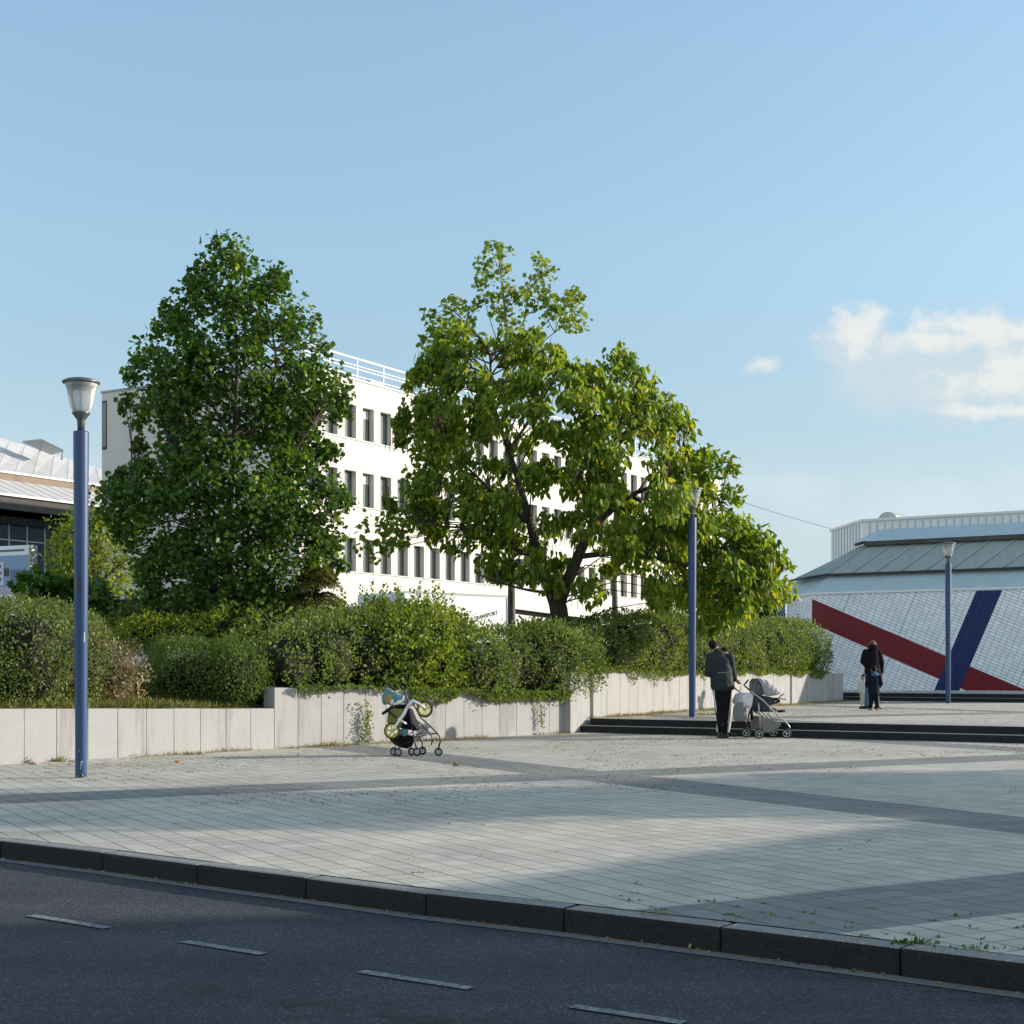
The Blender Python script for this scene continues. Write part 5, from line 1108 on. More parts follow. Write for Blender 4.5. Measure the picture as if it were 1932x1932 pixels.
climber('tiny withered creeper sprig on the wall below the hedge', 1022, 1310, 1372, 14, 1, 3)
def overhang(poly, s0, s1, zt, n, size, seed, hang=.25):
    r = np.random.default_rng(seed); a, b = poly; t = (b-a).normalized(); nb = Vector((-t.y, t.x, 0)); A = []
    for _ in range(n):
        s = r.uniform(s0, s1)*(b-a).length; h = hang*max(0, 1.9*vnoise(np.array([[s, 0, seed]]), .6, seed)[0]-.45)*r.random()**1.3; p = a+t*s-nb*(.06+r.uniform(0,.09)); A.append((p.x, p.y, zt(s/(b-a).length)+.04-h))
    return np.array(A)
def foliage_patch(name, label, cat, A, size, mat, tpl=T_DIAMOND, up=0., kind=None, seed=0):
    b0 = A.mean(0); b0[2] = A[:, 2].min(); o = leaves(name, A-b0, rdir(len(A))+np.array([0,0,up]), unit(rdir(len(A))+np.array([0,0,.6])), size*rng.uniform(.5,1.3,len(A)), tpl, mat)
    o.location = b0; return tag(o, label, cat, kind=kind)
ivA = [overhang(W2, .05, .33, lambda f: .938-.175*f, 900, .05, 1, .08), overhang(W2, .40, .99, lambda f: .938-.175*f, 5200, .05, 2, .22), overhang(W3[1:], .0, .86, lambda f: 1.155-.03*f, 4200, .06, 3, .2), overhang([W3[0], W3[1]], .12, 1., lambda f: 1.17-.01*f, 1700, .06, 4, .26)]
foliage_patch('hedge_overhang', None, None, np.concatenate(ivA), .055, M['leaf_hedge'], up=-.6, kind='stuff')
# grass on the lower bed
A = []
t = (W1[1]-W1[0]).normalized(); nb = Vector((-t.y, t.x, 0))
for _ in range(26000):
    s = random.uniform(0, (W1[1]-W1[0]).length); d = random.uniform(.1, 1)**1.6*5.2; p = W1[0]+t*s+nb*(.15+d); A.append((p.x, p.y, .755-.143*s/(W1[1]-W1[0]).length-.06+min(.55,.13*d)))
A = np.array(A); o = leaves('grass', A, np.tile([0,0,1.], (len(A),1))+rng.normal(size=A.shape)*.35, rdir(len(A))+np.array([0,-.6,0]), rng.uniform(.05,.17,len(A)), T_BLADE, M['grass']); tag(o, kind='stuff')
# weeds in the crack at the wall foot and along the steps, and in the paving joints
A = []
def along(a, b, n, spread, z, clump):
    a, b = Vector(a), Vector(b); t = (b-a).normalized(); nf = Vector((t.y, -t.x, 0)); r = np.random.default_rng(int(abs(a.x*100))+n)
    for _ in range(n):
        s = r.random()*(b-a).length
        if vnoise(np.array([[s*1.0, 0, a.x]]), .33, 3)[0] < clump: continue
        p = a+t*s+nf*(.02+abs(r.normal())*spread); A.append((p.x, p.y, z))
along(W1[0], W1[1], 1500, .10, 0, .56); along(W2[0]-Vector((0,0,0)), W2[1], 3600, .15, 0, .44); along(W3[0], W3[1], 3000, .26, Z1, .34); along(W3[1], W3[2], 5000, .34, Z1, .32)
A = np.array(A); o = leaves('weeds', A, np.tile([0,0,.55], (len(A),1))+rng.normal(size=A.shape)*.7, rdir(len(A)), rng.uniform(.02,.085,len(A))*(.5+.9*vnoise(A, 1.3, 12)), T_BLADE, M['drygrass']); tag(o, kind='stuff')
A = []; r = np.random.default_rng(77)
while len(A) < 5200:
    u = r.uniform(-6, 22); n_ = r.uniform(4, 26); kk = r.random()
    if kk < .5: u = round(u/.185)*.185
    elif kk < .8: n_ = round(n_/.19)*.19
    x = u*UX-n_*UY; y = u*UY+n_*UX
    if not (5 < y < 27.5): continue
    if y < 13 and r.random() < .93: continue
    if vnoise(np.array([[x, y, 0]]), .35, 9)[0] < (.46 if y > 15 else .6): continue
    # stay on the plaza
    if x < -3.65+(y-22.5)*.834 and y > 16: 
        if x < (W1[0].x+(y-W1[0].y)*.727 if y < 22.5 else -3.6+(y-22.5)*.834): continue
    if (Vector((x,y,0))-lr).dot(ln) > -.1: continue
    if y < 10.3-(x+3.59)*.75+.3: continue
    A.append((x+r.normal()*.012, y+r.normal()*.012, .004))
A = np.array(A); k = len(A); A2 = np.repeat(A, 3, 0)+rng.normal(size=(k*3, 3))*np.array([.035,.02,.002]); A2[:, 2] = np.abs(A2[:, 2])+.003
o = leaves('leaf_litter', A2, rng.normal(size=A2.shape)*np.array([1,1,.15]), np.tile([0,0,1.], (len(A2),1))+rng.normal(size=A2.shape)*.35, rng.uniform(.012,.034,len(A2)), T_DIAMOND, M['litterleaf']); tag(o, kind='stuff')
A = []
for _ in range(9000):
    s = r.uniform(0, 24); d = r.uniform(0, 1)**1.3*13; p = W3[0]+Vector((.476,.879,0))*s+Vector((.879,-.476,0))*d
    if (p-e1).dot(ln) < .1 or (p-ur).dot(un) > -.05: continue
    if vnoise(np.array([[p.x, p.y, 0]]), .3, 9)[0] < .45: continue
    A.append((p.x, p.y, Z1+.004))
A = np.array(A); o = leaves('leaf_litter', A, rng.normal(size=A.shape)*np.array([1,1,.15]), np.tile([0,0,1.], (len(A),1))+rng.normal(size=A.shape)*.35, rng.uniform(.02,.045,len(A)), T_DIAMOND, M['litterleaf']); tag(o, kind='stuff')
# tiny weeds in the joints of the near paving
A = []; r = np.random.default_rng(78)
while len(A) < 260:
    px, py = r.uniform(1150, 1950), r.uniform(1640, 1820); Y = EYE*FOC/(py-HOR); x = (px-966)/FOC*Y
    u = x*UX+Y*UY; n_ = Y*UX-x*UY
    if r.random() < .6: u = round(u/.185)*.185
    else: n_ = round(n_/.19)*.19
    x, y = u*UX-n_*UY, u*UY+n_*UX; ki = min(KI, key=lambda k: abs(k.x-x))
    if y < np.interp(x, [k.x for k in KI], [k.y for k in KI])+.02 or y > np.interp(x, [k.x for k in KI], [k.y for k in KI])+1.4*r.random()+.1: continue
    for _ in range(5): A.append((x+r.normal()*.012, y+r.normal()*.008, .003))
    if len(A) > 700: break
A = np.array(A); o = leaves('joint_weeds', A, rng.normal(size=A.shape)*np.array([1,1,.3])+np.array([0,0,.2]), np.tile([0,0,1.], (len(A),1))+rng.normal(size=A.shape)*.5, rng.uniform(.008,.024,len(A)), T_OVAL, M['leaf_hedge']); tag(o, kind='stuff')
# small green weed tufts here and there
def tuft(px, py, n, w_, h, label, mat='grass', zz=0., tpl=T_BLADE):
    Y = (EYE-zz)*FOC/(py-HOR); b = np.array([(px-966)/FOC*Y, Y, zz]); r = np.random.default_rng(int(px))
    A = np.stack([r.normal(size=n)*w_, r.normal(size=n)*.025, np.zeros(n)], 1); o = leaves('weed_tuft', A, np.stack([A[:,0]/w_*.6, r.normal(size=n)*.6, np.full(n, .55)], 1)+r.normal(size=(n,3))*.25, rdir(n), h*r.uniform(.5,1.2,n), tpl, M[mat]); o.location = b
    return tag(o, label, 'weed')
tuft(1722,1780,46,.05,.028,'dark green weed tuft behind the kerb joint at lower right','leaf_tulip',tpl=T_OVAL)
tuft(1850,1790,40,.09,.018,'flat weeds in the paving joint at lower right edge','leaf_tulip',tpl=T_OVAL)
tuft(1368,1737,26,.05,.025,'tiny weed tuft on the kerb edge between two stones','leaf_tulip')
tuft(1239,1726,26,.03,.04,'dry grass tuft in the joint behind the kerb','drygrass')
tuft(62,1578,30,.06,.03,'yellow weed tuft near the kerb at the left edge','drygrass')
tuft(22,1440,70,.10,.13,'green weed clump against the lowest wall at the left edge','grass')
tuft(112,1437,60,.07,.10,'weed clump at the wall foot left of the lamp post','grass')
tuft(228,1428,60,.07,.10,'weed clump at the wall foot right of the lamp post','grass')
tuft(358,1424,60,.07,.09,'weed clump at the wall foot below the round bush','grass')
tuft(1338,1349,80,.16,.12,'leafy weeds behind the steps beside the second lamp','grass',Z1)
# trees towards the sun whose shadows fall on the plaza
def crown_tree(label, x, y, z0, z1, rad, n, per, seed):
    e = empty('tree', (x, y, -.12), label, 'tree', group='trees across the road outside the picture'); r = np.random.default_rng(seed)
    q = MB(); limb(q, [Vector((0,0,0)), Vector((.1,0,z0*.6)), Vector((0,.1,z0+1)), Vector((0,0,z1-1))], .22, .04); C_ = []
    for _ in range(n):
        d = unit(r.normal(size=(1,3)))[0]*r.random()**.35; c = np.array([d[0]*rad[0], d[1]*rad[1], (z0+z1)/2+d[2]*(z1-z0)/2]); C_.append(c); q.tube([Vector((0,0,min(z1-1, max(z0*.6, c[2]-1.2)))), Vector(c)], [.05,.01], 5, False)
    q.build('trunk', M['bark'], e); P_ = np.concatenate([c+unit(r.normal(size=(per,3)))*.75*(r.random((per,1))**.4) for c in C_])
    leaves('crown', P_, rdir(len(P_)), rdir(len(P_)), r.uniform(.14,.26,len(P_)), T_LOBE, M['leaf_tulip'], e)
crown_tree('leafy street tree across the road, nearer one outside the picture', 27, 18.2, 2.6, 10.6, (2.2,1.45), 60, 60, 3)
crown_tree('leafy street tree across the road, farther one outside the picture', 31, 20.6, 3.0, 11.8, (2.6,1.6), 60, 52, 4)
# ------------------------------------------------------------------ people
def person(label, loc, J, face, s=1., clothes=None, hair=None, rz=0.):
    e = empty('person', loc, label, 'person'); V_ = lambda k: Vector(J[k]); f = Vector(face).normalized(); side = f.cross(Vector((0,0,1))).normalized()
    q = MB(); hd = V_('head'); nk = V_('neck'); ch = V_('chest'); pv = V_('pelvis')
    hr = J.get('hr', 1.)*s; up = (hd-nk).normalized()
    q.ell(hd+up*.02*hr, (.074*hr,.090*hr,.098*hr)); q.ell(hd-up*.045*hr+f*.02*hr, (.058*hr,.066*hr,.062*hr)); q.cap(nk, .055*s, hd-up*.04*hr, .050*hr)
    q.ell(hd+f*.098*hr-up*.012*hr, (.014*hr,.016*hr,.022*hr))
    for k in (-1, 1): q.ell(hd+side*k*.076*hr, (.010*hr,.018*hr,.028*hr))
    q.ell(hd+f*.086*hr-up*.052*hr, (.024*hr,.012*hr,.010*hr))
    q.ell(ch, (.150*s,.100*s,.17*s)); q.ell(pv, (.145*s,.105*s,.11*s)); q.cap(ch-Vector((0,0,.1*s)), .12*s, pv+Vector((0,0,.05*s)), .115*s); q.cap(ch+Vector((0,0,.12*s)), .07*s, nk, .055*s)
    for k in 'LR':
        sh, el, wr = V_('sh'+k), V_('el'+k), V_('wr'+k); q.cap(ch+Vector((0,0,.1*s)), .06*s, sh, .052*s); q.cap(sh, .050*s, el, .038*s); q.cap(el, .038*s, wr, .025*s)
        d = (wr-el).normalized(); hv = Vector(J.get('hand'+k, tuple(d))).normalized(); pn = hv.cross(side if abs(hv.dot(side)) < .8 else f).normalized(); ac = pn.cross(hv).normalized()
        q.cap(wr, .024*s, wr+hv*.06*s+ac*.012*s, .017*s, 8); q.cap(wr, .024*s, wr+hv*.06*s-ac*.014*s, .017*s, 8)
        for i, ln_f in enumerate((.068,.078,.072,.056)):
            b0 = wr+hv*.07*s+ac*(.027-.018*i)*s; m = b0+hv*ln_f*.5*s+pn*.006*s; t = m+(hv*.75+pn*.65).normalized()*ln_f*.5*s; q.cap(b0-hv*.02*s, .0088*s, m, .0082*s, 7); q.cap(m, .0082*s, t, .0070*s, 7)
        tb0 = wr+hv*.02*s+ac*.022*s; t1 = tb0+(hv*.6+ac*.8).normalized()*.035*s; q.cap(tb0, .012*s, t1, .0095*s, 7); q.cap(t1, .0095*s, t1+(hv*.9+ac*.2+pn*.3).normalized()*.028*s, .0078*s, 7)
        hp, kn, an = V_('hip'+k), V_('kn'+k), V_('an'+k); q.cap(hp, .085*s, kn, .055*s); q.cap(kn, .054*s, an, .037*s)
        ft = Vector(J.get('foot'+k, tuple(f))).normalized(); q.cap(an-Vector((0,0,an.z-.045*s)), .036*s, an-Vector((0,0,an.z-.035*s))+ft*.14*s, .030*s)
    blob('body', q, M['skin'], e, .0072*max(s, .75), 2)
    for k in (-1, 1):
        if J.get('eyes'): q = MB(); q.ell(hd+f*.082*hr+side*k*.030*hr+up*.012*hr, (.011*hr,.008*hr,.008*hr), 10, 6); q.build('eye', M['black'], e)
    for nm, mat, fn, vx, amp in clothes:
        q = MB(); fn(q, J, V_, f, side, s); blob(nm, q, M[mat], e, vx, 8, amp, .10)
    for k in 'LR':
        q = MB(); an = V_('an'+k); ft = Vector(J.get('foot'+k, tuple(f))).normalized(); h = Vector((an.x, an.y, .042*s))
        q.cap(h-ft*.045*s, .042*s, h+ft*.06*s, .044*s); q.cap(h+ft*.05*s-Vector((0,0,.004*s)), .044*s, h+ft*.155*s-Vector((0,0,.008*s)), .034*s); q.cap(h-ft*.03*s, .042*s, an+Vector((0,0,.02*s)), .045*s)
        q.box(h+ft*.05*s-Vector((0,0,.030*s)), (.075*s,.27*s,.022*s), math.atan2(ft.y, ft.x)-PI/2)
        blob('shoe', q, M[J.get('shoemat', 'shoe')], e, .009*s, 2)
    if hair:
        q = MB(); hair[1](q, hd, up, f, side, hr); blob('hair', q, M[hair[0]], e, .010*max(s,.8), 1, .006, .02)
    return e
def h_short(q, hd, up, f, side, r):
    q.ell(hd+up*.045*r-f*.012*r, (.081*r,.096*r,.082*r)); q.ell(hd-f*.035*r+up*.01*r, (.076*r,.070*r,.082*r))
def h_long(q, hd, up, f, side, r):
    h_short(q, hd, up, f, side, r); q.cap(hd-f*.03*r, .085*r, hd-f*.05*r-Vector((0,0,.14*r)), .072*r); q.cap(hd+side*.05*r, .05*r, hd+side*.085*r-Vector((0,0,.17*r)), .035*r)
def trousers(w=1.):
    def fn(q, J, V_, f, side, s):
        pv = V_('pelvis'); q.ell(pv, (.165*s*w,.125*s*w,.13*s))
        for k in 'LR':
            hp, kn, an = V_('hip'+k), V_('kn'+k), V_('an'+k); q.cap(hp, .105*s*w, kn, .077*s*w); q.cap(kn, .077*s*w, an+Vector((0,0,.02*s)), .060*s*w)
    return fn
def jacket(w=1., hem=.1, collar=True, fl=1.1):
    def fn(q, J, V_, f, side, s):
        ch, pv, nk = V_('chest'), V_('pelvis'), V_('neck'); hm = Vector((pv.x, pv.y, pv.z-hem*s))
        n = 20
        for i in range(n):
            t = i/(n-1); c = (ch+Vector((0,0,.09*s))).lerp(hm, t); rx = (.185+.02*t*fl)*s*w; ry = (.125+.025*t*fl)*s*w; q.ell(c, (rx, ry, .09*s), 22, 9)
        for k in 'LR':
            sh, el, wr = V_('sh'+k), V_('el'+k), V_('wr'+k); q.cap(ch+Vector((0,0,.12*s)), .085*s*w, sh, .078*s*w); q.cap(sh, .078*s*w, el, .064*s*w); q.cap(el, .064*s*w, wr-(wr-el).normalized()*.02*s, .047*s*w)
        if collar: q.cap(ch+Vector((0,0,.16*s)), .10*s*w, nk+Vector((0,0,.02*s)), .078*s*w)
    return fn
XM, YM = 3.73, 25.97
JM = dict(head=(-.14,.11,1.625), neck=(-.085,.02,1.50), chest=(-.035,.01,1.30), pelvis=(0.0,0,.96), shL=(-.205,.01,1.435), elL=(-.255,.0,1.15), wrL=(-.13,.22,1.12), shR=(.135,.0,1.43), elR=(.19,.03,1.16), wrR=(.245,.14,1.03), handR=(.6,.5,-.3), handL=(.3,1,0),
    hipL=(-.085,0,.90), knL=(-.055,.02,.50), anL=(-.02,-.02,.09), hipR=(.075,0,.90), knR=(.055,.03,.50), anR=(.035,.02,.09), footL=(-.1,1,0), footR=(.5,1,0))
man = person('man in a long charcoal coat and black trousers, seen from behind, bending over the pram', (XM, YM, 0), JM, (.15,1,-.35), 1., [('trousers','trousers',trousers(.95),.011,.012), ('coat','coat',jacket(1.04,.06,True,.9),.011,.022)], ('hairdark', h_short))
q = MB(); q.tube([(-.155,-.055,.86),(-.155,-.06,.72),(-.125,-.055,.58),(-.11,-.05,.45)], [.012,.014,.012,.006], 6); q.build('side_stripe', M['whitecloth'], man)
q = MB(); q.tube([(-.10+.21*i/8,-.148-.006*math.sin(i*1.3),1.155+.018*i/8+.003*math.sin(i*2.)) for i in range(9)], .0045, 5); q.build('back_seam', M['greycloth'], man)
JW = dict(head=(.0,.0,1.50), neck=(.01,.02,1.35), chest=(.0,.02,1.18), pelvis=(.0,0,.90), shL=(-.15,.0,1.27), elL=(-.19,-.04,1.05), wrL=(-.08,-.16,.98), shR=(.13,.0,1.27), elR=(.15,.0,1.05), wrR=(.08,-.10,.93), hipL=(-.08,0,.84), knL=(-.05,-.02,.46), anL=(-.10,0,.09), hipR=(.08,0,.84), knR=(.08,-.04,.46), anR=(.05,0,.09), footL=(-.3,-1,0), footR=(1,-.3,0), eyes=1)
person('person with dark hair and pale trousers, half hidden behind the man in the charcoal coat', (XM+.125, YM+.62, 0), JW, (-.35,-1,-.25), .95, [('trousers','palecloth',trousers(.95),.012,.01), ('jacket','navy',jacket(.98,.02),.012,.015)], ('hairdark', h_long))
# woman and two children on the upper plaza; zoom pixels of the photograph give the pose: 692 px per metre
def W(px, py, y=0.): return ((px-640)/692., y, (1475-py)/692.)
JF = dict(head=(.04,.13,1.565), neck=(.02,.0,1.46), chest=(-.01,-.01,1.26), pelvis=(.01,0,.90), shL=(-.17,0,1.385), elL=(-.245,-.03,1.16), wrL=(-.15,.18,1.08), shR=(.165,0,1.38), elR=(.235,-.01,1.12), wrR=(.235,.05,.87), handR=(.05,.2,-1), hipL=(-.085,0,.86), knL=(-.10,.02,.47), anL=(-.13,0,.09), hipR=(.09,0,.86), knR=(.10,.02,.47), anR=(.13,.03,.09), footL=(-1,.2,0), footR=(.8,.5,0))
wm = person('woman in a black hooded jacket and blue jeans looking down, seen from behind', (8.78, 35.7, Z1), JF, (.1,1,-.5), 1., [('trousers','jeans',trousers(.92),.012,.008), ('jacket','blackcloth',jacket(.96,.03),.012,.012)], ('hairbrown', h_long))
q = MB(); q.ell((.0,-.10,1.50), (.125,.075,.085)); q.ell((.0,-.02,1.46), (.11,.10,.07)); blob('hood', q, M['blackcloth'], wm, .012, 2)
s = .615
JB = dict(head=(.0,.01,.955), neck=(0,0,.85), chest=(0,0,.70), pelvis=(0,0,.49), shL=(-.125,0,.80), elL=(-.17,-.01,.62), wrL=(-.13,.10,.54), shR=(.13,0,.80), elR=(.175,-.01,.62), wrR=(.15,.10,.53), hipL=(-.05,0,.45), knL=(-.06,.01,.26), anL=(-.075,0,.06), hipR=(.055,0,.45), knR=(.06,.01,.26), anR=(.085,-.01,.06), footL=(-.1,1,0), footR=(.1,1,0), hr=1.35, shoemat='tan')
boy = person('small boy in a navy coat and black trousers, seen from behind, beside the woman', (8.50, 34.4, Z1), JB, (.1,1,-.3), s, [('trousers','trousers',trousers(1.2),.010,.008), ('jacket','navy',jacket(1.12,.14),.010,.012)], ('hairdark', h_short))
q = MB(); q.ell((.02,-.03,.845), (.095,.075,.05)); blob('hood', q, M['jeans'], boy, .010, 2)
s = .5
JC = dict(head=(.0,.0,.755), neck=(0,0,.665), chest=(0,0,.55), pelvis=(0,0,.38), shL=(-.085,0,.62), elL=(-.12,0,.49), wrL=(-.11,-.05,.38), shR=(.085,0,.62), elR=(.12,.02,.52), wrR=(.10,.02,.60), hipL=(-.04,0,.35), knL=(-.04,0,.20), anL=(-.045,0,.05), hipR=(.04,0,.35), knR=(.04,0,.20), anR=(.05,0,.05), footL=(-.3,-1,0), footR=(.3,-1,0), hr=1.45, eyes=1, shoemat='palecloth')
person('toddler in pale clothes standing beside the woman, partly hidden by the boy', (9.14-.02, 38.0, Z1), JC, (-.2,-1,0), s, [('trousers','palecloth',trousers(1.2),.009,.004), ('jacket','palecloth',jacket(1.15,.08),.009,.008)], ('hairdark', h_short))
# ------------------------------------------------------------------ wheels and pushchairs
def wheel(e, c, r, tyre, rim, nspoke, axis_rz=0., w=.016, spoke_w=.012, hub=.018, rw=.55):
    """upright wheel whose axle lies along y turned by axis_rz"""
    rot = Matrix.Rotation(axis_rz, 3, 'Z')@Matrix.Rotation(R(90), 3, 'X'); c = Vector(c)
    o = bpy.data.objects.new('wheel', None); o.empty_display_size = .05; link(o, e); o.location = c
    q = MB(); q.ring((0,0,0), r-w, w, 36, 10, rot); q.build('tyre', M[tyre], o)
    q = MB(); q.ring((0,0,0), r-w*(1.55+rw), w*rw, 36, 8, rot, 1.2); q.lathe([(.001,-w*1.2),(hub,-w*1.2),(hub,w*1.2),(.001,w*1.2)], seg=16, rot=rot)
    for k in range(nspoke):
        a = 2*PI*k/nspoke+.4; d = rot@Vector((math.cos(a), math.sin(a), 0)); q.tube([d*hub*.6, d*(r-w*2.2)], [spoke_w*.8, spoke_w], 8, False, .6)
    q.build('rim', M[rim], o)
    return o
def ext(q, pts, org, sc, y0, off):
    """slab between a traced outline on the near side and the same outline shifted to the far side"""
    a = [Vector(((x-org[0])/sc, y0, (org[1]-z)/sc)) for x, z in pts]; b = [p+Vector(off) for p in a]; n = len(a)
    q.add(a+b, [tuple(range(n)), tuple(range(n, 2*n))[::-1]]+[(i, i+n, (i+1) % n+n, (i+1) % n) for i in range(n)])
S1 = empty('pushchair', (4.54, 26.0, 0), 'silver framed pram with a pale grey hood, standing beside the man by the steps', 'pushchair')
OG, SC = (1100,1722), 819.
def p1(x, z, far=0., y=-.21): return Vector(((x-OG[0])/SC-.16*far, y+.42*far, (OG[1]-z)/SC))
q = MB()
for fr in (0, 1):
    q.tube([p1(815,1030,fr),p1(900,1095,fr),p1(1010,1178,fr),p1(1070,1240,fr),p1(1190,1360,fr),p1(1300,1455,fr),p1(1360,1515,fr),p1(1388,1560,fr),p1(1380,1600,fr)], [.012,.013,.015,.015,.013,.013,.012,.011,.010], 10)
    q.tube([p1(935,1205,fr),p1(945,1300,fr),p1(957,1450,fr),p1(966,1600,fr)], [.014,.014,.013,.012], 10)
q.tube([p1(966,1600,0),p1(966,1600,1)], .010, 8); q.tube([p1(1290,1450,0),p1(1290,1450,1)], .010, 8); q.tube([p1(1010,1178,0),p1(1010,1178,1)], .010, 8); q.tube([p1(1130,1300,0),p1(960,1500,0)], .007, 8)
q.build('frame', M['silver'], S1)
for fr in (0, 1):
    q = MB(); q.tube([p1(792,872,fr),p1(760,912,fr),p1(728,950,fr),p1(750,970,fr),p1(820,1033,fr)], [.014,.016,.015,.015,.013], 10); q.build('handle', M['black'], S1)
for (x, z, fr) in ((942,1650,0),(1340,1647,0),(942,1650,1),(1340,1647,1)): wheel(S1, p1(x, z+2, fr)-Vector((0,.03,0)), .088, 'rubber', 'silver', 3, R(-12), .014, .014, .02)
q = MB(); ext(q, [(850,1100),(930,1085),(1100,1115),(1230,1150),(1255,1185),(1230,1215),(1120,1240),(1090,1330),(1060,1345),(985,1300),(930,1240),(860,1270),(835,1180)], OG, SC, -.19, (-.145,.38,0)); q.build('seat', simple('pram_seat', (.035,.037,.042), .8, bstr=.3), S1, bevel=.02)
q = MB(); ext(q, [(975,1395),(1100,1430),(1275,1500),(1262,1545),(1190,1605),(1085,1640),(1010,1625),(975,1560)], OG, SC, -.19, (-.14,.36,0)); q.build('basket', simple('basket_cloth', (.20,.19,.175), .9, bstr=.4, bscale=120), S1, bevel=.025)
q = MB(); q.cap(p1(870,1330,.2), .03, p1(900,1440,.3), .025, 8); q.tube([p1(850,1290,.1),p1(830,1380,.2),p1(835,1560,.3)], .012, 8); q.tube([p1(900,1320,.2),p1(1130,1440,.4)], .012, 8); q.tube([p1(1100,1360,.2),p1(1200,1470,.2)], .008, 8); q.build('underframe', M['black'], S1)
q = MB(); q.tube([p1(1080,1270,.1),p1(1180,1290,.1),p1(1240,1325,.1)], .012, 8); q.cap(p1(1240,1330,.1), .022, p1(1325,1325,.1), .026, 10); q.cap(p1(1240,1330,.8), .022, p1(1325,1325,.8), .026, 10); q.build('footrest', M['black'], S1)
q = MB(); q.tube([p1(1170,1190,0),p1(1240,1150,0),p1(1345,1150,0),p1(1372,1152,.1),p1(1372,1152,.9),p1(1345,1150,1),p1(1240,1150,1)], .013, 10); q.build('bumper_bar', M['silver'], S1)
q = MB(); q.tube([p1(1215,1160,0),p1(1260,1100,0),p1(1310,1078,0)], .010, 8); q.cap(p1(1190,1150,0), .028, p1(1235,1185,0), .022, 8); q.build('hinge', M['black'], S1)
# hood: cloth stretched over bows
ribs = [(968,862,1010,1082),(1025,850,1030,1100),(1115,872,1070,1108),(1195,930,1110,1110),(1262,985,1150,1105),(1322,1048,1190,1098)]
q = MB(); ns = 16; rows = []
for ax_, az_, px_, pz_ in ribs:
    a0, a1 = p1(px_, pz_, 0), p1(px_, pz_, 1); apx = p1(ax_, az_, .5); mid = (a0+a1)/2; row = []
    for i in range(ns+1):
        th = PI*i/ns; cc, ss = math.cos(th), math.sin(th); row.append(mid+(a0-mid)*(abs(cc)**.8*(1 if cc > 0 else -1))+(apx-mid)*abs(ss)**.7)
    rows.append(row)
vs = []; 
for j in range(len(rows)-1):
    for k in range(4):
        t = k/4; sag = 1-.06*math.sin(PI*t)
        for i in range(ns+1):
            p = rows[j][i].lerp(rows[j+1][i], t); c = p1(1090,1105,.5); vs.append(c+(p-c)*sag)
vs += rows[-1]; nr = (len(rows)-1)*4+1; fs = [(a*(ns+1)+i, a*(ns+1)+i+1, (a+1)*(ns+1)+i+1, (a+1)*(ns+1)+i) for a in range(nr-1) for i in range(ns)]
q.add(vs, fs, True); ho = q.build('hood', M['greycloth'], S1); sm = ho.modifiers.new('t', 'SOLIDIFY'); sm.thickness = .004
q = MB(); q.tube(rows[0], .007, 6); q.build('hood_rim', M['black'], ho)
q = MB(); ext(q, [(700,1150),(745,1075),(830,1062),(875,1090),(860,1180),(838,1288),(790,1270),(725,1240),(690,1200)], OG, SC, -.20, (-.12,.34,0)); o = blob('footmuff', q, M['whitecloth'], S1, .012, 6, .012, .06)
bg_ = empty('shoulder_bag', (4.54+(660-1100)/SC, 25.72, 0), 'grey cloth shopping bag hanging from the pram handle beside the man', 'bag')
q = MB(); x0 = 660; prof = [(.0,.30),(.075,.305),(.108,.34),(.118,.42),(.112,.52),(.085,.60),(.04,.64),(.0,.645)]
n = 14; vs = []
for r_, z in prof:
    for j in range(n): a = 2*PI*j/n; k = 1+.10*math.sin(a*5+z*9); vs.append((r_*math.cos(a)*k, r_*.5*math.sin(a)*k, z))
fs = [(i*n+j, i*n+(j+1) % n, (i+1)*n+(j+1) % n, (i+1)*n+j) for i in range(len(prof)-1) for j in range(n)]; q.add(vs, fs, True); q.build('pouch', M['bagcloth'], bg_)
q = MB()
for k in (-1, 1): q.tube([(-.05*k,.015*k,.60),(-.02*k,.01*k,.75),(.012,.0,.90),(.02,.0,.945)], .008, 6, True, .4)
q.build('strap', M['bagcloth'], bg_)
# black buggy with a child's balance bike hung on it
S2 = empty('pushchair', (-1.35, 20.6, 0), 'black folding buggy standing alone by the wall, loaded with a small bike and clothes', 'pushchair')
O2, C2 = (950,1430), 1198.
def p2(x, z, far=0., y=-.12): return Vector(((x-O2[0])/C2-.17*far, y+.36*far, (O2[1]-z)/C2))
q = MB()
q.tube([p2(740,310),p2(790,385),p2(812,480),p2(830,600),p2(880,850),p2(905,1000),p2(930,1180),p2(968,1290)], .010, 8)
q.tube([p2(740,310,1),p2(790,385,1),p2(812,480,1),p2(830,600,1),p2(880,850,1),p2(905,1000,1),p2(930,1180,1),p2(968,1290,1)], .010, 8)
for fr in (0, .75):
    q.tube([p2(860,470,fr),p2(960,640,fr),p2(1040,790,fr),p2(1190,920,fr),p2(1290,1020,fr),p2(1350,1100,fr),p2(1372,1180,fr),p2(1348,1260,fr)], .010, 8)
    q.tube([p2(930,1120,fr),p2(1080,1000,fr),p2(1200,935,fr)], .007, 6); q.tube([p2(920,1120,fr),p2(1190,1065,fr),p2(1330,1055,fr)], .006, 6)
q.tube([p2(930,1180,0),p2(930,1180,1)], .007, 6); q.tube([p2(1330,1055,0),p2(1330,1055,.75)], .007, 6); q.tube([p2(905,1000,0),p2(1100,960,.75)], .006, 6); q.tube([p2(905,1000,1),p2(1100,960,0)], .006, 6); q.tube([p2(690,360,.1),p2(780,400,0)], .006, 6)
q.build('frame', simple('buggy_frame', (.06,.06,.06), .4, .6), S2)
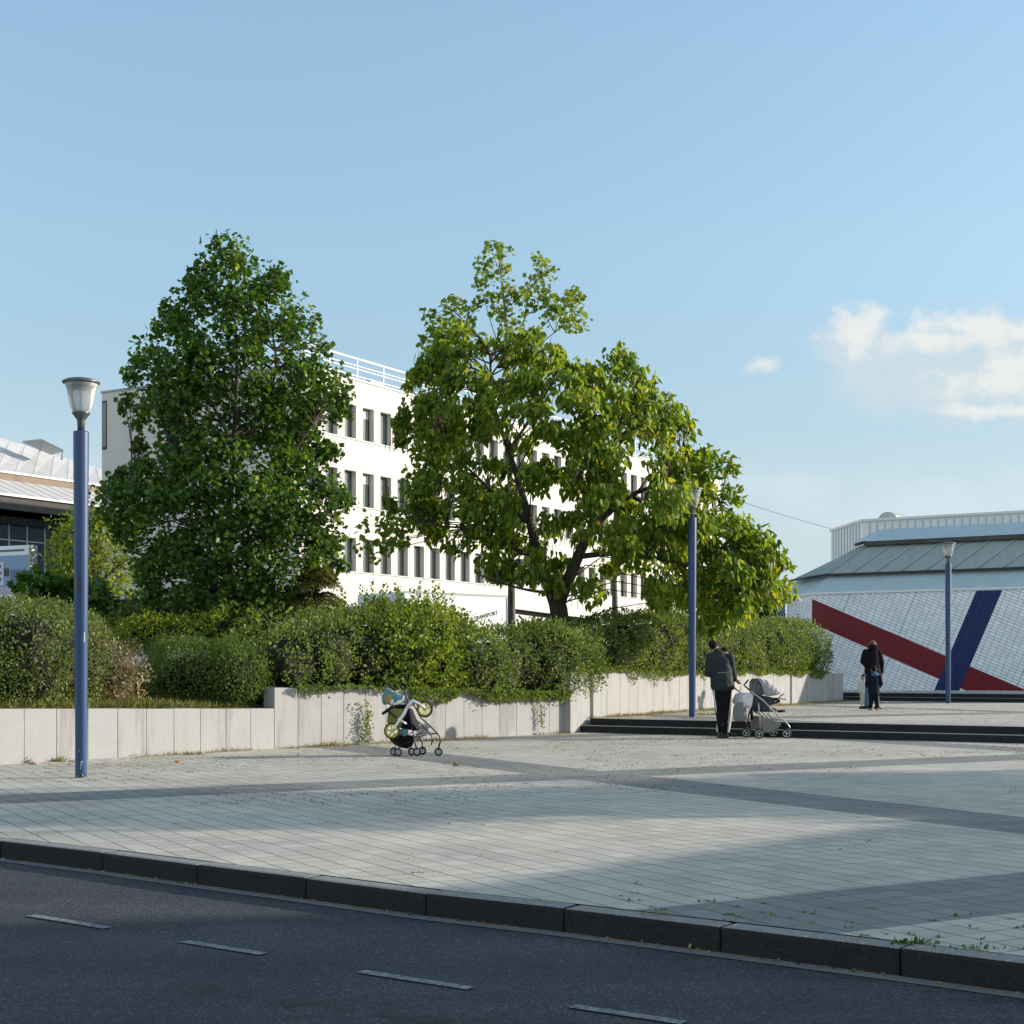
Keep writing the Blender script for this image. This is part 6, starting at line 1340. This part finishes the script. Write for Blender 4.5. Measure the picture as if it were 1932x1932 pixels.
for fr in (0, 1):
    q = MB(); q.tube([p2(668,208,fr),p2(705,258,fr),p2(742,312,fr)], [.014,.016,.013], 10); q.build('handle', M['black'], S2)
for (x, z, dy, rz_) in ((665,1357,-.18,-.6),(575,1352,-.02,-.9),(975,1363,-.14,-.5),(880,1360,-.06,-.8),(1335,1353,-.12,-.3),(1050,1345,.16,-.7)):
    wheel(S2, ((x-O2[0])/C2, dy, .060), .060, 'rubber', 'silver', 5, rz_*.6, .013, .011, .014)
q = MB(); q.tube([p2(665,1357,0,-.16),p2(700,1240,.0),p2(930,1160,0)], .009, 6); q.tube([p2(575,1352,0,-.02),p2(640,1220,.1),p2(700,1240,0)], .008, 6); q.tube([p2(1335,1353),p2(1345,1250),p2(1372,1180)], .012, 8); q.tube([p2(975,1363),p2(940,1200)], .010, 6); q.tube([p2(1050,1345,0,.16),p2(1040,1200,0,.14),p2(1060,1120,.3)], .009, 6); q.build('fork', M['black'], S2)
q = MB(); ext(q, [(640,600),(800,560),(850,640),(900,760),(985,900),(1045,955),(1000,1010),(880,985),(800,960),(740,860),(700,720)], O2, C2, -.10, (-.14,.30,0)); q.build('seat', M['blackcloth'], S2, bevel=.015)
q = MB(); ext(q, [(615,1150),(740,1060),(915,1090),(930,1190),(900,1270),(815,1312),(700,1240)], O2, C2, -.11, (-.13,.30,0)); q.build('basket', M['blackcloth'], S2, bevel=.02)
q = MB(); ext(q, [(560,630),(765,640),(742,830),(700,965),(500,872),(512,720)], O2, C2, -.15, (-.03,.05,0)); q.build('rear_panel', M['olive'], S2, bevel=.012)
q = MB(); ext(q, [(850,620),(905,640),(960,780),(1045,955),(990,990),(900,870)], O2, C2, -.135, (-.01,.03,0)); q.build('cushion', simple('cushion_cloth', (.22,.17,.16), .9), S2, bevel=.008)
q = MB(); ext(q, [(725,985),(830,975),(840,1060),(760,1105),(715,1060)], O2, C2, -.14, (-.05,.15,0)); blob('blue_cloth', q, M['teal'], S2, .008, 3, .01, .05)
BK = empty('balance_bike', (-1.35, 20.6-.20, 0), 'childs white balance bike with yellow rimmed wheels hanging on the black buggy', 'bike')
def pb(x, z, y=-.05): return Vector(((x-O2[0])/C2, y, (O2[1]-z)/C2))
q = MB(); q.tube([pb(575,990,-.075),pb(640,900,-.07),pb(700,820,-.06),pb(770,720,-.05),pb(815,620,-.04)], [.010,.016,.020,.024,.022], 10); q.tube([pb(815,620,-.04),pb(880,535,-.04),pb(925,490,-.04)], [.024,.022,.020], 10)
q.tube([pb(900,490,-.04),pb(1000,535,-.055),pb(1070,580,-.07),pb(1118,618,-.075)], [.020,.016,.013,.010], 10); q.tube([pb(670,790,-.04),pb(740,840,-.045),pb(808,888,-.04)], .014, 10); q.tube([pb(575,990,.035),pb(650,880,.02),pb(715,800,-.02)], [.010,.014,.014], 8); q.tube([pb(1118,618,.03),pb(1040,560,.02),pb(960,520,-.02)], [.010,.013,.013], 8)
q.build('frame', M['whitepaint'], BK)
for x, z in ((568,1003),(1112,640)): wheel(BK, pb(x, z, -.02), .117, 'rubber', 'lime', 5 if x < 600 else 3, R(-10), .0125, .020, .026, .95)
q = MB(); q.cap(pb(420,712), .021, pb(500,655), .026); q.cap(pb(500,655), .026, pb(595,595), .020); blob('saddle', q, M['black'], BK, .006, 3)
q = MB(); q.tube([pb(525,690),pb(590,740),pb(655,790)], .011, 8); q.cap(pb(520,686), .016, pb(560,715), .014, 8); q.build('handlebar', M['black'], BK)
JK = empty('jacket', (-1.35, 20.6-.12, 0), 'teal and ochre patterned jacket slung over the handles of the black buggy', 'jacket')
q = MB()
for (x, z, rx, rz_) in ((440,470,.05,.085),(500,380,.06,.06),(580,430,.075,.065),(650,470,.06,.06),(700,470,.05,.045),(540,520,.055,.05),(470,340,.035,.045)): q.ell(pb(x,z,0), (rx,.05,rz_))
blob('cloth', q, M['teal'], JK, .009, 3, .02, .05)
q = MB(); q.ell(pb(495,480,-.045), (.045,.018,.07)); q.ell(pb(520,440,-.045), (.03,.016,.04)); blob('ochre_patch', q, M['ochre'], JK, .006, 2, .012, .03)
q = MB(); q.ell(pb(560,520,-.04), (.035,.02,.04)); q.ell(pb(670,520,-.035), (.03,.016,.05), rot=Matrix.Rotation(R(40),3,'Y')); q.ell(pb(740,470,-.02), (.014,.02,.05), rot=Matrix.Rotation(R(20),3,'Y')); blob('white_lining', q, M['whitecloth'], JK, .006, 2, .012, .03)
# litter
def scrap(name, label, px, py, w_, h, mat, zz=0., seed=1):
    Y = (EYE-zz)*FOC/(py-HOR); r = np.random.default_rng(seed); q = MB()
    for _ in range(5): q.ell((r.uniform(-.35,.35)*w_, r.uniform(-.02,.02), h*.42+r.uniform(-.1,.1)*h), (w_*.25, w_*.2, h*.36), 10, 7)
    e = empty(name, ((px-966)/FOC*Y, Y, zz), label, 'litter'); blob('paper', q, mat, e, .006, 0, .03, .025); return e
scrap('litter', 'crumpled brown paper scrap lying on the paving right of the black buggy', 862, 1445, .09, .05, simple('brown_paper', (.20,.11,.07), .8), seed=2)
scrap('litter', 'crumpled pinkish paper at the wall foot left of the lamp post', 66, 1442, .16, .05, simple('pink_paper', (.52,.40,.32), .8), seed=3)
scrap('litter', 'small orange scrap on the paving under the round bush', 335, 1438, .07, .025, simple('orange_paper', (.60,.22,.05), .8), seed=4)
scrap('litter', 'clear crumpled plastic bag at the wall foot left of the steps', 1021, 1386, .12, .07, simple('plastic_film', (.55,.56,.56), .3), seed=5)
scrap('litter', 'small white paper on the plaza at the foot of the upper steps', 1672, 1326.5, .14, .05, M['whitecloth'], Z1, seed=6)
for i, (px, py) in enumerate(((228,1660),(240,1668),(470,1722),(560,1722),(1200,1838))):
    Y = 1.31*FOC/(py-HOR); b = np.array([(px-966)/FOC*Y, Y, -.12])
dead = []
r = np.random.default_rng(6); kk = [k for k in kpts if -4 < k.x < 3]
for a, b in zip(kk, kk[1:]):
    t = (b-a).normalized(); nn_ = Vector((t.y, -t.x, 0))
    for _ in range(22): p = a.lerp(b, r.random()**.6)+nn_*(.01+abs(r.normal())*.022); dead.append((p.x, p.y, -.117))
dead = np.array(dead); o = leaves('gutter_litter', dead, r.normal(size=dead.shape)*np.array([1,1,.2]), np.tile([0,0,1.], (len(dead),1))+r.normal(size=dead.shape)*.5, r.uniform(.01,.035,len(dead)), T_OVAL, M['litterleaf']); tag(o, kind='stuff')
